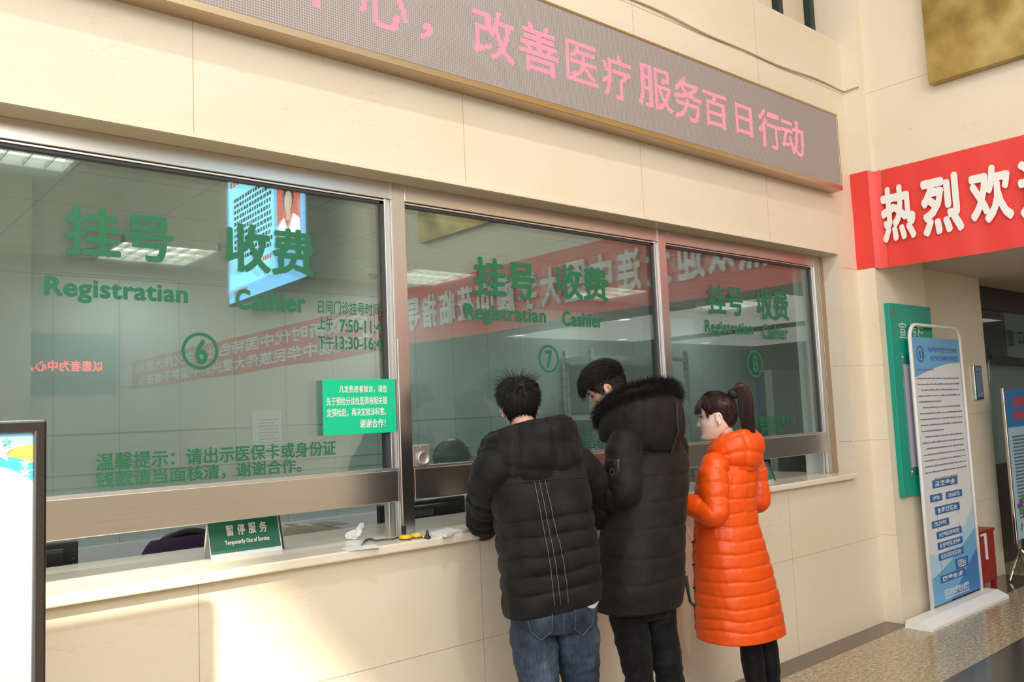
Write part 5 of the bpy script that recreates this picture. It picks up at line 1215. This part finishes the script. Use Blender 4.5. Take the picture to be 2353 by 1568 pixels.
TRB = cloth('black_trouser_cloth', (.006, .006, .007), (.013, .013, .014), .7, 30)
TB = Torso([(hip2+Vector((0, 0, -.14)), .140, .10), (hip2+Vector((0, 0, -.05)), .150, .115), (hip2+Vector((0, 0, .12)), .16, .11)], Y2, 2.3, (), wr=.005, seed=15)
m = MB(); legs_mesh(m, hip2+Vector((0, 0, -.10)), k2, a2, [.06, .080, .074, .066, .060, .056], 14, .006, Y2, .092)
m.grid([[TB.pt(z, 2*math.pi*k/64) for k in range(64)] for z in np.linspace(hip2.z-.13, hip2.z+.10, 40)], True, True); m.build('trousers', TRB, t)
for a_ in a2: shoe(t, Vector((a_.x, a_.y, 0)), Y2, BLACK)

# ------------------------------------------------------------------ 3: woman in the orange coat
Y3 = 2; torso_yaw[0] = Y3; f3, r3 = yawv(Y3)
ORG = mat('orange_down_nylon', (.86, .092, .004), .36, spec=.45, bump=.12, bscale=90)
t = thing('person', (aty(1690, 1460, -.42).x, -.44, 0), 'person in a long orange quilted coat with a high ponytail', 'person')
YW = -.43
L3 = [lev(1703, 1456, YW, .232, .185), lev(1701, 1430, YW, .230, .182), lev(1690, 1340, YW, .208, .168), lev(1678, 1260, YW, .183, .150), lev(1671, 1195, YW, .163, .128), lev(1669, 1130, YW, .168, .128), lev(1675, 1075, YW, .176, .124), lev(1680, 1052, YW, .150, .104), lev(1680, 1034, YW, .110, .086), lev(1676, 1018, YW, .072, .068)]
zz3 = lambda py: zz(1690, py, -.50)
seams3 = [zz3(y) for y in (1078, 1112, 1146, 1178, 1208, 1240, 1270, 1302, 1334, 1366, 1396, 1424, 1450)]
T3 = Torso(L3, Y3, 2.3, seams3, .0065, .006, .004, 41, .005)
m = MB(); T3.grid(m, L3[0][0].z-.004, L3[-1][0].z, 190)
sl, sr = aty(1640, 1078, -.47), aty(1730, 1074, -.40)
el, er = aty(1643, 1180, -.50), aty(1741, 1150, -.42)
wl, wr_ = aty(1563, 1152, -.33), Vector((er.x-.07, -.16, 1.10))
sleeve(m, [sl+r3*.05+Vector((0, 0, .03)), sl, sl.lerp(el, .5), el, el.lerp(wl, .5), wl], [.058, .068, .069, .065, .056, .045], .068, .004, .004, 43, folds=((.50, .018, .006), (.57, .012, .006)))
sleeve(m, [sr-r3*.05+Vector((0, 0, .03)), sr, sr.lerp(er, .5), er, er.lerp(wr_, .5), wr_], [.056, .066, .066, .062, .054, .045], .068, .004, .004, 48)
ct_ = m.build('coat', ORG, t)
m = MB(); m.tube([T3.pt(z, -.03+.06*math.sin(z*3), -.001) for z in np.linspace(seams3[0], L3[0][0].z+.01, 60)], .0016, 6); m.build('back_seam', mat('orange_seam', (.70, .07, .004), .6), ct_)
m = MB(); m.tube([T3.pt(z, -2.55, .004) for z in np.linspace(L3[0][0].z+.02, zz3(1190), 50)], .007, 8); m.build('front_placket', ORG, ct_)
for py in (1250, 1305, 1362, 1405):
    m = MB(); m.ell(T3.pt(zz3(py), -2.48, .010), (.006,)*3, 10, 6); m.build('snap_button', mat('dark_snap', (.06, .05, .05), .3, .8), ct_)
m = MB(); m.tube([T3.pt(zz3(1195)-.10*s, -1.9-.10*s, .004) for s in np.linspace(0, 1, 12)], .004, 6); m.build('pocket_welt', ORG, ct_)
nb3 = aty(1674, 1014, -.43)
m = MB(); hood(m, nb3+Vector((0, 0, -.014)), Y3-2, .74, .055, .66, .0, .128, 2.5, (-.45, .45), .004, 19, qseams=(.62, .78), slope=.08); m.build('hood', ORG, t)
H3 = head_matrix(aty(1644, 958, -.425), -36, 2, 0, .97)
hip3 = aty(1690, 1400, -.43); hip3.z = .82
k3 = [aty(1722, 1545, -.46), aty(1752, 1545, -.43)]
k3 = [hip3-r3*.075+Vector((.13, -.03, 0)), hip3+r3*.075+Vector((.10, -.03, 0))]
kc = aty(1742, 1530, -.45); f_, r_ = yawv(Y3)
k3 = [kc-r_*.062, kc+r_*.062]
for q in k3: q.z = .44
a3 = [Vector((k3[0].x+.01, k3[0].y-.03, .09)), Vector((k3[1].x+.01, k3[1].y-.03, .09))]
bt = [(hip3, .135, .10), (hip3+Vector((0, 0, .20)), .115, .085), (L3[5][0], .13, .09), (L3[6][0], .14, .085), (L3[7][0]-Vector((0, 0, .02)), .12, .07), (nb3, .050, .048)]
body(t, SKINF, H3, bt, [([sl, sl.lerp(el, .5), el, wl], [.045, .040, .036, .026]), ([sr, sr.lerp(er, .5), er, wr_], [.045, .040, .036, .026])],
     [([hip3+r3*(sd*.08), k, a_], [.075, .052, .034]) for sd, k, a_ in zip((-1, 1), k3, a3)], [(wl, (-.35, .93, .05), (.8, .2, .3), -1, .7, .9), (wr_, (-.3, .9, -.1), (0, 0, -1), -1, .5, .9)], True)
eyes_brows(t, H3, True, skin=SKINF)
ed = MB(); ed.ell(H3 @ Vector((-.079, -.004, -.046)), (.003,)*3, 8, 6); ed.build('earring', mat('gold_stud', (.8, .5, .15), .25, 1), t)
def zl3(th):
    a = abs((th+math.pi) % (2*math.pi)-math.pi); return crom([0, .5, .85, 1.1, 1.35, 1.62, 2.1, 2.6, 3.15], [.066, .062, .046, .020, .012, .020, -.030, -.055, -.062], a)
m = MB(); hair_cap(m, H3, zl3, lambda th, t_: .001+.011*min(1, t_*2.5), True)
tie = Vector((0, -.088, .098)); random.seed(21)
for i in range(3400):      # combed back to the tie
    th = random.uniform(0, 2*math.pi); zl = zl3(th); t_ = random.random(); p = head_pt(min(zl+(.118-zl)*t_, .118), th, .006+.006*min(1, t_*2), True); w_ = tie-p
    out = (p-Vector((0, 0, .01))).normalized(); dv = w_-out*w_.dot(out)
    if dv.length < .01: continue
    dv.normalize(); ln = min(w_.length*.6, random.uniform(.03, .06)); q = p+dv*ln*.5; o2 = (q-Vector((0, 0, .01))).normalized()
    strand(m, [H3 @ p, H3 @ (q+o2*.003), H3 @ (p+dv*ln+((p+dv*ln)-Vector((0, 0, .01))).normalized()*.001)], .0011)
for i in range(700):       # fringe
    a = random.uniform(-.95, .95); p = head_pt(.075+.015*random.random(), a*.8, .012, True); ln = .052+.018*abs(a)+random.uniform(-.010, .010); dn = (head_pt(.028, a*1.0, .012, True)-p).normalized()
    mid = p+dn*ln*.5+Vector((0, .008, 0)); strand(m, [H3 @ p, H3 @ mid, H3 @ (mid+(dn+Vector((0, -.10, -.25))).normalized()*ln*.55)], .0013)
for sd in (-1, 1):         # side wisps before the ear
    for i in range(60):
        p = head_pt(.030+.02*random.random(), sd*(1.05+.25*random.random()), .008, True); e = head_pt(-.012+.02*random.random(), sd*(1.05+.20*random.random()), .006, True); strand(m, [H3 @ p, H3 @ p.lerp(e, .5), H3 @ e], .0010)
hr = m.build('hair', HAIRR, t)
m = MB(); m.lathe([(.001, -.018), (.024, -.016), (.031, 0), (.026, .016), (.001, .018)], (0, 0, 0), 20)
Mt = H3 @ Matrix.Translation(tie+Vector((0, -.010, .010))) @ Matrix.Rotation(R(38), 4, 'X'); m.v = [tuple(Mt @ Vector(p)) for p in m.v]; m.build('hair_tie', BLACKM, t)
m = MB(); base = H3 @ (tie+Vector((0, -.022, .026))); back = (H3.to_3x3() @ Vector((0, -1, 0))).normalized(); back.z = 0; back.normalize(); sd_ = Vector((-back.y, back.x, 0))
cl = [base, base+back*.022+Vector((0, 0, .020)), base+back*.040+Vector((0, 0, .004)), base+back*.046+Vector((0, 0, -.07)), base+back*.050+Vector((0, 0, -.17)), base+back*.058+Vector((0, 0, -.25)), base+back*.066+Vector((0, 0, -.31))]
P, d = path(cl, 30); m.tube(P, [crom(d, [.016, .024, .029, .031, .029, .022, .006], d[-1]*i/29) for i in range(30)], 18)
for i in range(1500):
    a = random.uniform(0, 2*math.pi); rr = math.sqrt(random.random()); pts = []; L_ = random.uniform(.75, 1.0)
    for s in np.linspace(0, 1, 9):
        k = s*L_*29; k0 = int(min(28, k)); c = P[k0].lerp(P[k0+1], min(1.3, k-k0)); rad_ = crom(d, [.022, .031, .034, .035, .032, .026, .014], min(d[-1], d[-1]*s*L_))
        pts.append(c+(back*math.cos(a)+sd_*math.sin(a))*rad_*(.75+.28*rr))
    strand(m, pts, .0013)
m.build('ponytail', HAIRR, t)
LEG = cloth('black_leggings', (.007, .007, .008), (.013, .013, .014), .6, 30)
m = MB(); legs_mesh(m, hip3+Vector((0, 0, -.06)), k3, a3, [.05, .085, .076, .058, .054, .040], 44, .002, Y3, .085, .10); m.build('leggings', LEG, t)
for a_ in a3: shoe(t, Vector((a_.x, a_.y, 0)), Y3, BLACK)
# black wallet in her hand
wv = wl+Vector((-.02, .075, .035)); m = MB(); m.obox(wv, Vector((.75, -.6, 0)).normalized(), Vector((.6, .75, .25)).normalized(), Vector((-.15, -.19, .97)).normalized(), .055, .012, .040)
tag(m.build('wallet', mat('black_leather', (.010, .009, .009), .4)), 'black wallet held in front by the person in the orange coat', 'wallet')

# ------------------------------------------------------------------ 4: clerk behind window seven
Y4 = -120; torso_yaw[0] = Y4; f4, r4 = yawv(Y4)
hc = aty(1040, 1062, 1.02); t = thing('person', (hc.x+.05, 1.10, 0), 'person with tied black hair bending over the desk behind the middle window', 'person')
H4 = head_matrix(hc, Y4+10, 38, 0, .98); nb4 = hc+Vector((.075, .06, -.15))
sp = [Vector((hc.x+.24, 1.32, .55)), Vector((hc.x+.21, 1.28, .80)), Vector((hc.x+.14, 1.18, 1.02)), nb4-Vector((0, 0, .05)), nb4]
bt = [(sp[0], .16, .11), (sp[1], .14, .10), (sp[2], .165, .10), (sp[3], .13, .07), (sp[4], .05, .05)]
shl, shr = sp[3]-r4*.15-Vector((0, 0, .03)), sp[3]+r4*.15-Vector((0, 0, .03)); ell_, elr = shl+Vector((-.08, .0, -.22)), shr+Vector((-.10, 0, -.22)); wl4, wr4 = ell_+f4*.20+Vector((0, 0, -.0)), elr+f4*.2
wl4.z = wr4.z = .80
lg4 = [([sp[0]+r4*(sd*.09), sp[0]+r4*(sd*.1)+f4*.40+Vector((0, 0, -.04)), sp[0]+r4*(sd*.1)+f4*.36+Vector((0, 0, -.47))], [.075, .055, .04]) for sd in (-1, 1)]
body(t, SKINF, H4, bt, [([shl, ell_, wl4], [.045, .04, .028]), ([shr, elr, wr4], [.045, .04, .028])], lg4, [(wl4, f4, (0, 0, -1), 1, .4, .9), (wr4, f4, (0, 0, -1), -1, .4, .9)], True)
m = MB(); hair_cap(m, H4, zl3, lambda th, t_: .004+.020*min(1, t_*2.5), True); random.seed(31)
tie4 = Vector((0, -.092, .055))
for i in range(2600):
    th = random.uniform(.5, 2*math.pi-.5); zl = zl3(th)-.02; t_ = random.random(); p = head_pt(max(-.11, min(zl+(.118-zl)*t_, .118)), th, .016, True); w_ = tie4-p; out = (p-Vector((0, 0, .01))).normalized(); dv = w_-out*w_.dot(out)
    if dv.length < .01: continue
    dv.normalize(); strand(m, [H4 @ p, H4 @ (p+dv*.025+out*.003), H4 @ (p+dv*.05)], .0012)
tb = H4 @ tie4
for i in range(700):
    a, b_ = random.gauss(0, .020), random.gauss(0, .020); p0 = tb+Vector((a*.5, b_*.5, .012)); strand(m, [p0, tb+Vector((a+.03, b_+.02, -.02)), tb+Vector((a*1.5+.06, b_*1.5+.03, -.13)), tb+Vector((a*1.5+.06, b_*1.5+.03, -.22+random.uniform(-.03, .03)))], .0014)
m.build('hair', HAIRK, t)
m = MB(); m.tube([H4 @ (tie4+Vector((.014*math.cos(q), -.006, .014*math.sin(q)+.004))) for q in np.linspace(0, 2*math.pi, 20)], .003, 6); m.build('hair_tie', mat('mustard_tie', (.5, .32, .08), .6), t)
TC = Torso([(sp[0], .185, .135), (sp[1], .17, .125), (sp[2], .19, .12), (sp[3], .15, .085), (sp[4]-Vector((0, 0, .0)), .07, .06)], Y4, 2.2, (), wr=.006, seed=55)
m = MB(); TC.grid(m, .52, sp[4].z-.01, 60, 48); 
for a_, b_, c_ in ((shl, ell_, wl4), (shr, elr, wr4)): sleeve(m, [a_+Vector((0, 0, .02)), a_.lerp(b_, .5), b_, b_.lerp(c_, .5), c_], [.06, .062, .056, .05, .04], wr=.005, seed=56)
m.build('white_coat', mat('white_coat_cloth', (.72, .73, .78), .7), t)
m = MB(); m.grid([[p for p in row] for row in []] or [[(0, 0, 0)]*2]*2) if False else None
lm_ = MB()
for pts, rad in lg4: sleeve(lm_, pts, [r_+.012 for r_ in rad], wr=.003, seed=57, n=40)
lm_.build('trousers', TRB, t)
m = MB(); m.bbox((sp[0].x-.2, 1.12, .38), (sp[0].x+.2, 1.52, .43), .02); st_ = thing('stool', (sp[0].x, 1.32, 0), 'stool under the clerk behind the middle window', 'stool'); m.build('seat', BLACK, st_)
m = MB(); m.tube([(sp[0].x, 1.32, .02), (sp[0].x, 1.32, .38)], .03, 12); m.lathe([(.001, 0), (.2, 0), (.2, .02), (.001, .03)], (sp[0].x, 1.32, 0), 24); m.build('pedestal', STEELP, st_)
